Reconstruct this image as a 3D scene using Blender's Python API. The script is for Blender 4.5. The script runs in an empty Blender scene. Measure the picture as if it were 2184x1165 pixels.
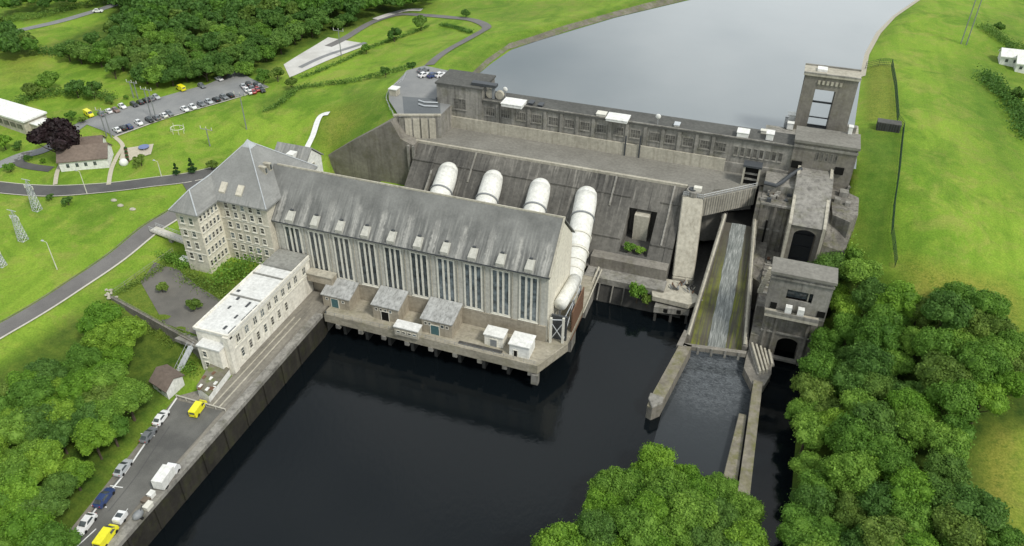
import bpy, bmesh, math, random
import numpy as np
from mathutils import Vector, Matrix
from mathutils.geometry import delaunay_2d_cdt
random.seed(7); np.random.seed(7)
SC = bpy.context.scene
COL = SC.collection
rad = math.radians

# ------------------------------------------------------------------ camera
YAW, PITCH, ROLL, FPX = rad(-19.18811917), rad(35.31575357), rad(0.45966473), 1701.28
CAMPOS = np.array([38.96, -136.88, 127.0])
_f = np.array([math.sin(YAW)*math.cos(PITCH), math.cos(YAW)*math.cos(PITCH), -math.sin(PITCH)])
_r = np.array([math.cos(YAW), -math.sin(YAW), 0.0]); _u = np.cross(_r, _f)
_c, _s = math.cos(ROLL), math.sin(ROLL)
RT, UP = _c*_r+_s*_u, -_s*_r+_c*_u
cam = bpy.data.cameras.new("camera"); camo = bpy.data.objects.new("camera", cam); COL.objects.link(camo)
m = Matrix(((RT[0], UP[0], -_f[0], CAMPOS[0]), (RT[1], UP[1], -_f[1], CAMPOS[1]), (RT[2], UP[2], -_f[2], CAMPOS[2]), (0, 0, 0, 1)))
camo.matrix_world = m
cam.sensor_fit = 'HORIZONTAL'; cam.sensor_width = 36.0; cam.lens = 36.0*FPX/2184.0
cam.clip_start = 1.0; cam.clip_end = 9000.0
SC.camera = camo
# ------------------------------------------------------------------ light
SUN_AZ, SUN_EL = rad(116), rad(50)          # azimuth measured clockwise from +Y
sd = Vector((math.sin(SUN_AZ)*math.cos(SUN_EL), math.cos(SUN_AZ)*math.cos(SUN_EL), math.sin(SUN_EL)))
sl = bpy.data.lights.new("sun", 'SUN'); sl.energy = 2.1; sl.angle = rad(10); sl.color = (1.0, 0.96, 0.88)
so = bpy.data.objects.new("sun", sl); COL.objects.link(so); so.rotation_euler = sd.to_track_quat('Z', 'Y').to_euler()
W = bpy.data.worlds.new("World"); SC.world = W; W.use_nodes = True
nt = W.node_tree; nt.nodes.clear()
out = nt.nodes.new('ShaderNodeOutputWorld'); bg = nt.nodes.new('ShaderNodeBackground'); bg.inputs[1].default_value = 0.1
sky = nt.nodes.new('ShaderNodeTexSky'); sky.sky_type = 'NISHITA'; sky.sun_disc = False
sky.sun_elevation = SUN_EL; sky.sun_rotation = SUN_AZ
tc = nt.nodes.new('ShaderNodeTexCoord')
mp = nt.nodes.new('ShaderNodeMapping'); mp.inputs['Scale'].default_value = (1, 1, 2.6)
ns = nt.nodes.new('ShaderNodeTexNoise'); ns.inputs['Scale'].default_value = 2.3; ns.inputs['Detail'].default_value = 5; ns.inputs['Roughness'].default_value = 0.5
cr = nt.nodes.new('ShaderNodeValToRGB'); cr.color_ramp.elements[0].position = 0.38; cr.color_ramp.elements[1].position = 0.60
cr.color_ramp.elements[0].color = (2.9, 3.5, 4.1, 1); cr.color_ramp.elements[1].color = (9.6, 10.0, 10.0, 1)
mx = nt.nodes.new('ShaderNodeMixRGB'); mx.inputs[0].default_value = 0.86
nt.links.new(tc.outputs['Generated'], mp.inputs[0]); nt.links.new(mp.outputs[0], ns.inputs[0])
nt.links.new(ns.outputs[0], cr.inputs[0]); nt.links.new(sky.outputs[0], mx.inputs[1]); nt.links.new(cr.outputs[0], mx.inputs[2])
# a brighter bank of cloud low over the far end of the reservoir
vd = nt.nodes.new('ShaderNodeVectorMath'); vd.operation = 'DOT_PRODUCT'; vd.inputs[1].default_value = Vector((0.10, 0.93, 0.34)).normalized()
rb = nt.nodes.new('ShaderNodeValToRGB'); rb.color_ramp.interpolation = 'EASE'; rb.color_ramp.elements[0].position = 0.90; rb.color_ramp.elements[1].position = 0.998
rb.color_ramp.elements[0].color = (0, 0, 0, 1); rb.color_ramp.elements[1].color = (5.0, 5.3, 5.4, 1)
ad = nt.nodes.new('ShaderNodeMixRGB'); ad.blend_type = 'ADD'; ad.inputs[0].default_value = 1.0
nt.links.new(tc.outputs['Generated'], vd.inputs[0]); nt.links.new(vd.outputs['Value'], rb.inputs[0]); nt.links.new(mx.outputs[0], ad.inputs[1]); nt.links.new(rb.outputs[0], ad.inputs[2])
nt.links.new(ad.outputs[0], bg.inputs[0]); nt.links.new(bg.outputs[0], out.inputs[0])
SC.view_settings.view_transform = 'Standard'; SC.view_settings.look = 'None'; SC.view_settings.gamma = 1.0
SC.view_settings.exposure = 0.34
SC.render.engine = 'CYCLES'
SC.cycles.max_bounces = 6; SC.cycles.diffuse_bounces = 3; SC.cycles.glossy_bounces = 3; SC.cycles.transmission_bounces = 3

# ------------------------------------------------------------------ survey helpers: a sight line met with a real plane
def ray(px, py): return RT*((px-1092)/FPX) - UP*((py-582.5)/FPX) + _f
def at(px, py, z): d = ray(px, py); return CAMPOS + d*((z-CAMPOS[2])/d[2])
def atY(px, py, y): d = ray(px, py); return CAMPOS + d*((y-CAMPOS[1])/d[1])
def atX(px, py, x): d = ray(px, py); return CAMPOS + d*((x-CAMPOS[0])/d[0])

# ------------------------------------------------------------------ objects
ROOTLOC = {}
def tag(o, label=None, cat=None, group=None, kind=None):
    if label: o['label'] = label
    if cat: o['category'] = cat
    if group: o['group'] = group
    if kind: o['kind'] = kind
    return o
def thing(name, label, cat, loc=(0, 0, 0), rz=0.0, group=None):
    o = bpy.data.objects.new(name, None); COL.objects.link(o); o.empty_display_size = 0.5
    o.location = loc; o.rotation_euler = (0, 0, rz); ROOTLOC[o.name] = Vector(loc)
    return tag(o, label, cat, group)
class MB:
    def __init__(s): s.v = []; s.f = []; s.mi = []; s.smooth = False
    def add(s, vs, fs, mi=0):
        b = len(s.v); s.v += [tuple(float(c) for c in p) for p in vs]; s.f += [tuple(b+i for i in f) for f in fs]; s.mi += [mi]*len(fs); return s
    def box(s, x0, x1, y0, y1, z0, z1, mi=0):
        if x0 > x1: x0, x1 = x1, x0
        if y0 > y1: y0, y1 = y1, y0
        return s.add([(x0,y0,z0),(x1,y0,z0),(x1,y1,z0),(x0,y1,z0),(x0,y0,z1),(x1,y0,z1),(x1,y1,z1),(x0,y1,z1)],
                     [(3,2,1,0),(4,5,6,7),(0,1,5,4),(1,2,6,5),(2,3,7,6),(3,0,4,7)], mi)
    def hexa(s, b, t, mi=0):   # four bottom points, four top points (counter-clockwise)
        return s.add(list(b)+list(t), [(3,2,1,0),(4,5,6,7),(0,1,5,4),(1,2,6,5),(2,3,7,6),(3,0,4,7)], mi)
    def prism(s, poly, z0, z1, mi=0):
        poly = [tuple(p[:2]) for p in poly]
        a = sum(poly[i][0]*poly[(i+1) % len(poly)][1]-poly[(i+1) % len(poly)][0]*poly[i][1] for i in range(len(poly)))
        if a < 0: poly = poly[::-1]
        n = len(poly)
        zt = z1 if hasattr(z1, '__len__') else [z1]*n
        if a < 0 and hasattr(z1, '__len__'): zt = list(z1)[::-1]
        return s.add([(p[0],p[1],z0) for p in poly]+[(p[0],p[1],zt[i]) for i, p in enumerate(poly)],
                     [tuple(range(n))[::-1], tuple(range(n, 2*n))]+[(i,(i+1) % n,n+(i+1) % n,n+i) for i in range(n)], mi)
    def profx(s, prof, x0, x1, mi=0):   # closed (y,z) profile swept along x
        a = sum(prof[i][0]*prof[(i+1) % len(prof)][1]-prof[(i+1) % len(prof)][0]*prof[i][1] for i in range(len(prof)))
        if a < 0: prof = prof[::-1]
        n = len(prof)
        return s.add([(x0,p[0],p[1]) for p in prof]+[(x1,p[0],p[1]) for p in prof],
                     [tuple(range(n))[::-1], tuple(range(n, 2*n))]+[(i,(i+1) % n,n+(i+1) % n,n+i) for i in range(n)], mi)
    def profy(s, prof, y0, y1, mi=0):   # closed (x,z) profile swept along y
        a = sum(prof[i][0]*prof[(i+1) % len(prof)][1]-prof[(i+1) % len(prof)][0]*prof[i][1] for i in range(len(prof)))
        if a < 0: prof = prof[::-1]
        n = len(prof)
        return s.add([(p[0],y0,p[1]) for p in prof]+[(p[0],y1,p[1]) for p in prof],
                     [tuple(range(n)), tuple(range(n, 2*n))[::-1]]+[((i+1) % n,i,n+i,n+(i+1) % n) for i in range(n)], mi)
    def tube(s, pts, r, n=6, mi=0, cap=True):
        pts = [Vector(p) for p in pts]; rs = r if hasattr(r, '__len__') else [r]*len(pts)
        vs = []; fs = []
        for i, p in enumerate(pts):
            d = (pts[min(i+1, len(pts)-1)]-pts[max(i-1, 0)]).normalized()
            a = d.cross(Vector((0, 0, 1)));
            if a.length < 1e-3: a = Vector((1, 0, 0))
            a.normalize(); b = d.cross(a).normalized()
            for k in range(n):
                t = 2*math.pi*k/n; vs.append(p+(a*math.cos(t)+b*math.sin(t))*rs[i])
        for i in range(len(pts)-1):
            for k in range(n):
                fs.append((i*n+k, (i+1)*n+k, (i+1)*n+(k+1) % n, i*n+(k+1) % n))
        if cap: fs.append(tuple(range(n))); fs.append(tuple(range((len(pts)-1)*n, len(pts)*n))[::-1])
        return s.add(vs, fs, mi)
    def bar(s, a, b, w=0.15, mi=0): return s.tube([a, b], w*0.6, 4, mi)
    def ball(s, c, rx, ry, rz, n=8, mi=0):
        vs = []; fs = []; mrow = max(4, n//2+1)
        for i in range(mrow+1):
            ph = -math.pi/2+math.pi*i/mrow
            for k in range(n):
                t = 2*math.pi*k/n; vs.append((c[0]+rx*math.cos(ph)*math.cos(t), c[1]+ry*math.cos(ph)*math.sin(t), c[2]+rz*math.sin(ph)))
        for i in range(mrow):
            for k in range(n): fs.append((i*n+k, i*n+(k+1) % n, (i+1)*n+(k+1) % n, (i+1)*n+k))
        return s.add(vs, fs, mi)
    def mesh(s, name, mats):
        me = bpy.data.meshes.new(name); me.from_pydata(s.v, [], s.f); me.validate()
        if not isinstance(mats, (list, tuple)): mats = [mats]
        for x in mats: me.materials.append(x)
        if len(mats) > 1 and len(me.polygons) == len(s.mi): me.polygons.foreach_set('material_index', s.mi)
        if s.smooth: me.polygons.foreach_set('use_smooth', [True]*len(me.polygons))
        me.update(); return me
    def build(s, name, mats, parent=None, bevel=0.0, local=False):
        """world-space vertices unless local; parent is a thing or a part of it"""
        root = parent
        while root is not None and root.parent is not None: root = root.parent
        if root is not None and not local:
            L = root.location; s.v = [(x-L[0], y-L[1], z-L[2]) for x, y, z in s.v]
        o = bpy.data.objects.new(name, s.mesh(name, mats)); COL.objects.link(o)
        if parent is not None: o.parent = parent
        if bevel > 0:
            b = o.modifiers.new('bevel', 'BEVEL'); b.width = bevel; b.segments = 1; b.limit_method = 'ANGLE'
        return o
def link_copy(src, parent=None):
    c = src.copy(); COL.objects.link(c)
    if parent is not None: c.parent = parent; c.matrix_parent_inverse = Matrix()
    return c
def copy_tree(src, parent=None):
    c = link_copy(src, parent)
    for ch in list(src.children): copy_tree(ch, c)
    return c

# ------------------------------------------------------------------ materials
class NT:
    def __init__(s, name, rough=0.85, spec=0.3):
        s.m = bpy.data.materials.new(name); s.m.use_nodes = True; s.t = s.m.node_tree
        s.b = s.t.nodes['Principled BSDF']; s.b.inputs['Roughness'].default_value = rough
        s.b.inputs['Specular IOR Level'].default_value = spec
        g = s.t.nodes.new('ShaderNodeNewGeometry'); s.pos = g.outputs['Position']; s.geo = g
    def n(s, k): return s.t.nodes.new(k)
    def l(s, a, b): s.t.links.new(a, b)
    def mapped(s, scale, src=None, rot=(0, 0, 0)):
        x = s.n('ShaderNodeMapping'); x.inputs['Scale'].default_value = scale; x.inputs['Rotation'].default_value = rot; s.l(src or s.pos, x.inputs[0]); return x.outputs[0]
    def noise(s, sc, det=4, rough=0.55, src=None, dist=0.0):
        x = s.n('ShaderNodeTexNoise'); x.inputs['Scale'].default_value = sc; x.inputs['Detail'].default_value = det
        x.inputs['Roughness'].default_value = rough; x.inputs['Distortion'].default_value = dist; s.l(src or s.pos, x.inputs[0]); return x.outputs[0]
    def ramp(s, fac, stops):
        x = s.n('ShaderNodeValToRGB'); e = x.color_ramp.elements
        while len(e) < len(stops): e.new(0.5)
        for i, (p, c) in enumerate(stops):
            e[i].position = p; c = c if hasattr(c, '__len__') else (c, c, c); e[i].color = (*c[:3], 1)
        s.l(fac, x.inputs[0]); return x.outputs[0]
    def mix(s, a, b, fac, mode='MIX'):
        x = s.n('ShaderNodeMixRGB'); x.blend_type = mode
        for v, i in ((fac, 0), (a, 1), (b, 2)):
            if hasattr(v, 'is_output'): s.l(v, x.inputs[i])
            elif i == 0: x.inputs[0].default_value = v
            else: x.inputs[i].default_value = (*v[:3], 1)
        return x.outputs[0]
    def math(s, op, a, b=0.0, c=0.0, clamp=False):
        x = s.n('ShaderNodeMath'); x.operation = op; x.use_clamp = clamp
        for i, v in enumerate((a, b, c)):
            if hasattr(v, 'is_output'): s.l(v, x.inputs[i])
            else: x.inputs[i].default_value = v
        return x.outputs[0]
    def xyz(s, src=None):
        x = s.n('ShaderNodeSeparateXYZ'); s.l(src or s.pos, x.inputs[0]); return x.outputs
    def bump(s, h, strength=0.3, dist=0.1):
        x = s.n('ShaderNodeBump'); x.inputs['Strength'].default_value = strength; x.inputs['Distance'].default_value = dist
        s.l(h, x.inputs['Height']); s.l(x.outputs[0], s.b.inputs['Normal'])
    def col(s, c): s.l(c, s.b.inputs['Base Color'])
    def obj(s):
        x = s.n('ShaderNodeTexCoord'); return x.outputs['Object']
def plain(name, c, rough=0.6, spec=0.3, var=0.12, sc=1.5, metal=0.0):
    k = NT(name, rough, spec); n = k.noise(sc, 5, 0.6)
    lo = tuple(x*(1-var) for x in c); hi = tuple(min(1, x*(1+var)) for x in c)
    k.col(k.ramp(n, [(0.3, lo), (0.7, hi)])); k.b.inputs['Metallic'].default_value = metal
    return k.m
def stained(name, base, dirt, streak, amt=0.5, samt=0.5, rough=0.9, vs=(0.9, 0.9, 0.05), big=0.12, moss=None, mossamt=0.0, lines=0.0):
    """weathered concrete or render: blotches, run-off streaks, a little moss, lift lines"""
    k = NT(name, rough, 0.2)
    n1 = k.noise(big, 6, 0.65); n2 = k.noise(1.3, 5, 0.6); n3 = k.noise(1.0, 4, 0.6, k.mapped(vs))
    c = k.mix(base, dirt, k.math('MULTIPLY', k.ramp(n1, [(0.38, 0.0), (0.66, 1.0)]), amt))
    c = k.mix(c, streak, k.math('MULTIPLY', k.ramp(n3, [(0.48, 0.0), (0.68, 1.0)]), samt))
    c = k.mix(c, k.ramp(n2, [(0.3, 0.72), (0.7, 1.12)]), 0.8, 'MULTIPLY')
    if moss:
        n4 = k.noise(0.35, 5, 0.7); c = k.mix(c, moss, k.math('MULTIPLY', k.ramp(n4, [(0.5, 0.0), (0.68, 1.0)]), mossamt))
    if lines > 0:
        z = k.xyz()[2]; fr = k.math('FRACT', k.math('MULTIPLY', z, 0.42)); ln = k.math('LESS_THAN', fr, 0.07)
        c = k.mix(c, dirt, k.math('MULTIPLY', ln, lines))
    k.col(c); k.bump(n2, 0.25, 0.08); return k.m
MAT = {}
MAT['conc'] = stained('weathered_concrete', (0.34,0.325,0.29), (0.165,0.157,0.14), (0.10,0.095,0.085), 0.8, 0.6, moss=(0.10,0.10,0.045), mossamt=0.35)
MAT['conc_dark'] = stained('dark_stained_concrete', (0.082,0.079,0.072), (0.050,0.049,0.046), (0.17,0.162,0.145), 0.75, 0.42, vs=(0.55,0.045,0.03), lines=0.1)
k = NT('dam_face_concrete', 0.9, 0.2); n1 = k.noise(0.06, 6, 0.65); n2 = k.noise(0.9, 6, 0.7); nv = k.noise(1.0, 5, 0.65, k.mapped((0.9, 0.06, 0.06)), 0.4); nb = k.noise(0.10, 4, 0.6, k.mapped((1.0, 0.5, 0.5))); zf = k.math('DIVIDE', k.math('SUBTRACT', k.xyz()[2], 7.0), 17.0)
c = k.mix((0.145,0.138,0.122), (0.078,0.075,0.068), k.ramp(n1, [(0.36, 0.0), (0.64, 1.0)]))
c = k.mix(c, (0.29,0.275,0.24), k.math('MULTIPLY', k.math('MULTIPLY', k.ramp(nv, [(0.52, 0.0), (0.66, 1.0)]), k.ramp(nb, [(0.40, 0.1), (0.60, 1.0)])), k.ramp(zf, [(0.15, 0.15), (0.85, 0.9)])))
c = k.mix(c, (0.03,0.03,0.028), k.math('MULTIPLY', k.math('MULTIPLY', k.ramp(nv, [(0.34, 1.0), (0.45, 0.0)]), k.ramp(nb, [(0.40, 1.0), (0.60, 0.2)])), k.ramp(zf, [(0.2, 0.2), (0.9, 0.85)])))
ln = k.math('LESS_THAN', k.math('FRACT', k.math('MULTIPLY', k.xyz()[2], 0.55)), 0.06); c = k.mix(c, (0.14,0.135,0.12), k.math('MULTIPLY', ln, 0.22)); c = k.mix(c, k.ramp(n2, [(0.28, 0.65), (0.72, 1.25)]), 0.9, 'MULTIPLY'); k.col(c); k.bump(n2, 0.4, 0.1); MAT['dam'] = k.m
MAT['conc_lock'] = stained('lock_concrete', (0.27,0.252,0.218), (0.11,0.102,0.09), (0.07,0.065,0.057), 0.9, 0.7, vs=(1.2,1.2,0.05), big=0.22, moss=(0.12,0.12,0.045), mossamt=0.5, lines=0.25)
MAT['conc_pale'] = stained('pale_concrete', (0.50,0.47,0.385), (0.34,0.315,0.255), (0.20,0.175,0.13), 0.6, 0.4)
MAT['conc_brown'] = stained('brown_concrete', (0.27,0.25,0.215), (0.135,0.125,0.108), (0.09,0.08,0.068), 0.7, 0.4, moss=(0.12,0.115,0.05), mossamt=0.3)
MAT['pier_top'] = stained('mossy_pier_concrete', (0.27,0.245,0.195), (0.15,0.135,0.105), (0.17,0.16,0.07), 0.8, 0.5, vs=(0.5,0.3,0.5), big=0.3, moss=(0.13,0.135,0.035), mossamt=0.75)
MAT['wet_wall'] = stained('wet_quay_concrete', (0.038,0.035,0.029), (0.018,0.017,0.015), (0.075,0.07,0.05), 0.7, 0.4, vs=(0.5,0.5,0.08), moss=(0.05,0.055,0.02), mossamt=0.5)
MAT['terr'] = stained('terrace_concrete', (0.25,0.24,0.21), (0.165,0.157,0.136), (0.14,0.132,0.113), 0.6, 0.2, vs=(0.15,0.9,0.9))
MAT['render_hall'] = stained('grey_render', (0.52,0.51,0.455), (0.44,0.43,0.38), (0.38,0.365,0.32), 0.4, 0.25)
MAT['render_base'] = stained('tan_render', (0.42,0.375,0.295), (0.29,0.255,0.20), (0.22,0.195,0.15), 0.65, 0.45)
MAT['render_office'] = stained('cream_render', (0.62,0.58,0.48), (0.50,0.465,0.38), (0.40,0.365,0.30), 0.45, 0.25)
MAT['render_sunlit'] = stained('sunlit_cream_render', (0.78,0.74,0.62), (0.62,0.58,0.47), (0.42,0.38,0.29), 0.35, 0.3)  # cream render with sunlight painted in, for faces turned to the sun
MAT['render_annex'] = stained('annex_render', (0.84,0.81,0.72), (0.68,0.64,0.54), (0.36,0.33,0.26), 0.45, 0.35)
MAT['white'] = stained('white_paint', (0.80,0.80,0.76), (0.66,0.65,0.60), (0.55,0.53,0.47), 0.35, 0.2)
MAT['white_pipe'] = stained('white_pipe_paint', (0.80,0.795,0.74), (0.66,0.65,0.57), (0.60,0.58,0.48), 0.4, 0.2, rough=0.5)
MAT['trim'] = plain('pale_trim', (0.66,0.64,0.56), 0.7)
MAT['metal'] = plain('grey_metal', (0.22,0.23,0.235), 0.5, 0.5)
MAT['metal_dark'] = plain('dark_metal', (0.055,0.06,0.065), 0.5, 0.5)
MAT['galv'] = plain('galvanised_steel', (0.50,0.52,0.53), 0.45, 0.5, metal=0.3)
MAT['dark'] = plain('shade_black', (0.012,0.012,0.011), 0.9, 0.1)  # near-black that puts the shade of cavities and openings into the colour
MAT['wood'] = plain('weathered_timber', (0.16,0.13,0.10), 0.9)
MAT['rust'] = plain('rusty_steel', (0.16,0.09,0.055), 0.8)
MAT['teal'] = plain('teal_door_paint', (0.06,0.13,0.14), 0.5)
MAT['tyre'] = plain('tyre_rubber', (0.02,0.02,0.02), 0.9)
MAT['bark'] = plain('bark', (0.09,0.07,0.05), 0.95)
MAT['red'] = plain('red_lamp', (0.4,0.02,0.02), 0.3)
MAT['tile'] = stained('brown_roof_tile', (0.20,0.155,0.125), (0.13,0.105,0.09), (0.15,0.12,0.10), 0.6, 0.3)
def glass(name, c, r=0.12):
    k = NT(name, r, 0.6); k.col(k.ramp(k.noise(0.7, 3), [(0.35, tuple(x*0.5 for x in c)), (0.65, tuple(x*1.5 for x in c))])); return k.m
MAT['glass'] = glass('window_glass', (0.068,0.080,0.083)); MAT['glass_blue'] = glass('blue_grey_glass', (0.13,0.155,0.165), 0.08); MAT['glass_warm'] = glass('old_window_glass', (0.05,0.047,0.04), 0.3)
MAT['glass_gate'] = glass('dusty_grey_window', (0.11,0.105,0.092), 0.5)
def slate(name, base, dark, pale, period=None, x0=0.0):
    k = NT(name, 0.75, 0.35); n1 = k.noise(0.16, 5, 0.6); n2 = k.noise(1.0, 4, 0.6, k.mapped((1.6, 0.14, 0.14))); n3 = k.noise(2.2, 4)
    c = k.mix(base, dark, k.math('MULTIPLY', k.ramp(n1, [(0.36, 0.0), (0.66, 1.0)]), 0.6))
    x, y, z = k.xyz()
    fall = k.ramp(y, [(0.0, 1.0), (1.0, 0.0)])
    low = k.math('SUBTRACT', 1.0, k.math('DIVIDE', k.math('SUBTRACT', z, 25.5), 9.0), clamp=True)
    c = k.mix(c, dark, k.math('MULTIPLY', k.ramp(n2, [(0.5, 0.0), (0.64, 1.0)]), k.math('MULTIPLY', low, 0.95)))
    c = k.mix(c, pale, k.math('MULTIPLY', k.ramp(n2, [(0.34, 1.0), (0.47, 0.0)]), k.math('MULTIPLY', low, 0.65)))
    if period:
        xw = k.math('ADD', x, k.math('MULTIPLY', k.math('SUBTRACT', k.noise(0.9, 3), 0.5), 1.6))
        u = k.math('FRACT', k.math('DIVIDE', k.math('SUBTRACT', xw, x0), period))
        d = k.math('ABSOLUTE', k.math('SUBTRACT', u, 0.5))
        core = k.ramp(d, [(0.05, 1.0), (0.13, 0.0)])
        hgt = k.ramp(k.math('DIVIDE', k.math('SUBTRACT', z, 25.0), 10.0), [(0.0, 0.75), (0.30, 1.0), (0.56, 0.8), (0.64, 0.0)])
        st = k.ramp(n2, [(0.42, 0.1), (0.54, 1.0)])
        c = k.mix(c, pale, k.math('MULTIPLY', k.math('MULTIPLY', core, hgt), k.math('MULTIPLY', st, 0.85)))
    c = k.mix(c, k.ramp(n3, [(0.3, 0.82), (0.7, 1.1)]), 0.7, 'MULTIPLY')
    k.col(c); return k.m
MAT['slate'] = slate('hall_slate', (0.212,0.213,0.200), (0.088,0.089,0.084), (0.42,0.41,0.375), 6.72, -65.1)
MAT['slate2'] = slate('office_slate', (0.27,0.272,0.258), (0.17,0.17,0.162), (0.40,0.39,0.355))
MAT['felt_dark'] = stained('dark_roof_felt', (0.115,0.115,0.105), (0.07,0.07,0.066), (0.16,0.155,0.14), 0.6, 0.3)
MAT['felt_white'] = stained('white_roof_coating', (0.74,0.74,0.71), (0.60,0.60,0.57), (0.36,0.35,0.32), 0.5, 0.22, vs=(0.5,0.16,0.5))
MAT['felt_grey'] = stained('grey_roof_coating', (0.33,0.33,0.30), (0.17,0.165,0.15), (0.14,0.135,0.12), 0.8, 0.4)
MAT['shed_roof'] = stained('lichened_shed_roof', (0.46,0.465,0.45), (0.27,0.27,0.255), (0.15,0.15,0.14), 0.7, 0.6, vs=(2.2,0.7,0.7), big=0.5)
def asphalt(name, a, b, sc=0.12):
    k = NT(name, 0.9, 0.25); n = k.noise(sc, 6, 0.6); f = k.noise(6, 3)
    c = k.mix(a, b, k.ramp(n, [(0.35, 0.0), (0.65, 1.0)])); c = k.mix(c, k.ramp(f, [(0.3, 0.8), (0.7, 1.15)]), 0.8, 'MULTIPLY'); k.col(c); return k.m
MAT['asph'] = asphalt('asphalt', (0.145,0.138,0.132), (0.19,0.182,0.172)); MAT['asph_dark'] = asphalt('dark_asphalt', (0.085,0.084,0.082), (0.12,0.117,0.112))
MAT['asph_quay'] = asphalt('quay_asphalt', (0.095,0.094,0.088), (0.165,0.162,0.148)); MAT['asph_plaza'] = asphalt('worn_asphalt', (0.20,0.205,0.205), (0.26,0.262,0.255))
MAT['asph_blue'] = asphalt('new_asphalt', (0.115,0.125,0.132), (0.145,0.155,0.16)); MAT['gravel'] = asphalt('pale_gravel', (0.50,0.485,0.45), (0.64,0.625,0.59))
MAT['court'] = asphalt('courtyard_asphalt', (0.11,0.105,0.095), (0.17,0.16,0.14)); MAT['path'] = plain('pale_path', (0.46,0.42,0.33), 0.9)
MAT['kerb'] = plain('pale_kerb', (0.50,0.475,0.41), 0.9); MAT['whiteline'] = plain('road_paint', (0.72,0.72,0.70), 0.7)
MAT['quaydeck'] = stained('quay_deck', (0.27,0.25,0.21), (0.16,0.15,0.125), (0.10,0.095,0.085), 0.7, 0.5, vs=(1.6,0.12,0.5))
MAT['dock'] = stained('dock_deck', (0.42,0.385,0.305), (0.27,0.245,0.19), (0.13,0.12,0.095), 0.7, 0.4, vs=(0.25,1.0,0.8), moss=(0.20,0.19,0.10), mossamt=0.4)
MAT['rock'] = stained('riprap', (0.22,0.20,0.16), (0.10,0.092,0.07), (0.12,0.125,0.06), 0.8, 0.6, vs=(.6,.6,.6), moss=(0.12,0.17,0.03), mossamt=0.8)
def paint(name, c, rough=0.3):
    k = NT(name, rough, 0.5); k.b.inputs['Base Color'].default_value = (*c, 1); k.b.inputs['Coat Weight'].default_value = 0.4
    o = k.obj(); k.col(k.ramp(k.noise(2.0, 4, 0.6, o), [(0.3, tuple(x*0.9 for x in c)), (0.7, tuple(min(1, x*1.06) for x in c))])); return k.m
PAINT = {n: paint(n+'_car_paint', c) for n, c in dict(white=(0.78,0.78,0.77), yellow=(0.82,0.76,0.02), silver=(0.45,0.47,0.48), grey=(0.17,0.18,0.19), black=(0.02,0.022,0.025), blue=(0.035,0.06,0.16), red=(0.35,0.03,0.035), brown=(0.22,0.15,0.12)).items()}
# water
def water(name, c, ior, bscale, bstr, rough=0.04):
    k = NT(name, rough, 0.5); k.b.inputs['IOR'].default_value = ior
    n = k.noise(bscale, 6, 0.6, k.mapped((1, 0.6, 1))); k.bump(n, bstr, 0.25); return k
kw = water('tailrace_water', (0.006,0.009,0.011), 1.33, 0.9, 0.10)
dx = kw.n('ShaderNodeVectorMath'); dx.operation = 'DISTANCE'
kw.l(kw.mapped((1, 0.72, 1)), dx.inputs[0]); dx.inputs[1].default_value = (37.5, 12.5*0.72, 0)
fo = kw.ramp(kw.math('DIVIDE', dx.outputs['Value'], 22.0), [(0.0, 1.0), (0.38, 0.75), (0.62, 0.10), (1.0, 0.0)])
fx = kw.xyz()[0]; inside = kw.math('MULTIPLY', kw.math('GREATER_THAN', fx, 29.0), kw.math('LESS_THAN', fx, 47.5))
fn = kw.ramp(kw.noise(0.9, 9, 0.78, kw.mapped((0.8, 1.3, 1)), 1.6), [(0.42, 0.0), (0.62, 1.0)])
silt = kw.mix((0.004,0.006,0.0075), (0.034,0.039,0.043), kw.math('MULTIPLY', inside, kw.ramp(kw.math('DIVIDE', dx.outputs['Value'], 60.0), [(0.2, 1.0), (1.0, 0.0)])))
kw.col(kw.mix(silt, (0.30,0.325,0.34), kw.math('MULTIPLY', kw.math('MULTIPLY', fo, fn), kw.math('MULTIPLY', inside, 0.40))))
MAT['tail'] = kw.m
kr = water('reservoir_water', (0.2,0.22,0.24), 1.60, 0.10, 0.010, 0.05)
kr.col(kr.ramp(kr.noise(0.02, 4), [(0.3, (0.135,0.155,0.16)), (0.7, (0.16,0.178,0.182))])); MAT['res'] = kr.m
# leaves
def leaf(name, dark, mid, pale, trans=0.38):
    k = NT(name, 0.6, 0.25); oi = k.n('ShaderNodeObjectInfo')
    base = k.ramp(oi.outputs['Random'], [(0.0, dark), (0.5, mid), (1.0, pale)])
    ri = k.ramp(k.geo.outputs['Random Per Island'], [(0.0, (0.68,0.72,0.64)), (0.5, (0.98,0.98,0.95)), (1.0, (1.4,1.32,1.4))])
    c = k.mix(base, ri, 1.0, 'MULTIPLY'); c = k.mix(c, k.ramp(k.noise(0.22, 4), [(0.3, (0.74,0.80,0.72)), (0.7, (1.3,1.2,1.15))]), 1.0, 'MULTIPLY')
    k.col(c); tr = k.n('ShaderNodeBsdfTranslucent'); k.l(c, tr.inputs[0]); ms = k.n('ShaderNodeMixShader'); ms.inputs[0].default_value = trans
    k.l(k.b.outputs[0], ms.inputs[1]); k.l(tr.outputs[0], ms.inputs[2]); k.l(ms.outputs[0], k.t.nodes['Material Output'].inputs[0]); return k.m
MAT['leaf'] = leaf('broad_leaves', (0.104,0.230,0.034), (0.143,0.288,0.042), (0.215,0.371,0.059))
MAT['leaf_far'] = leaf('far_leaves', (0.084,0.188,0.038), (0.113,0.227,0.044), (0.160,0.281,0.058))
MAT['leaf_bright'] = leaf('bright_leaves', (0.130,0.281,0.030), (0.169,0.331,0.036), (0.234,0.394,0.050))
MAT['leaf_olive'] = leaf('olive_leaves', (0.127,0.216,0.040), (0.154,0.246,0.048), (0.182,0.282,0.055))
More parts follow.
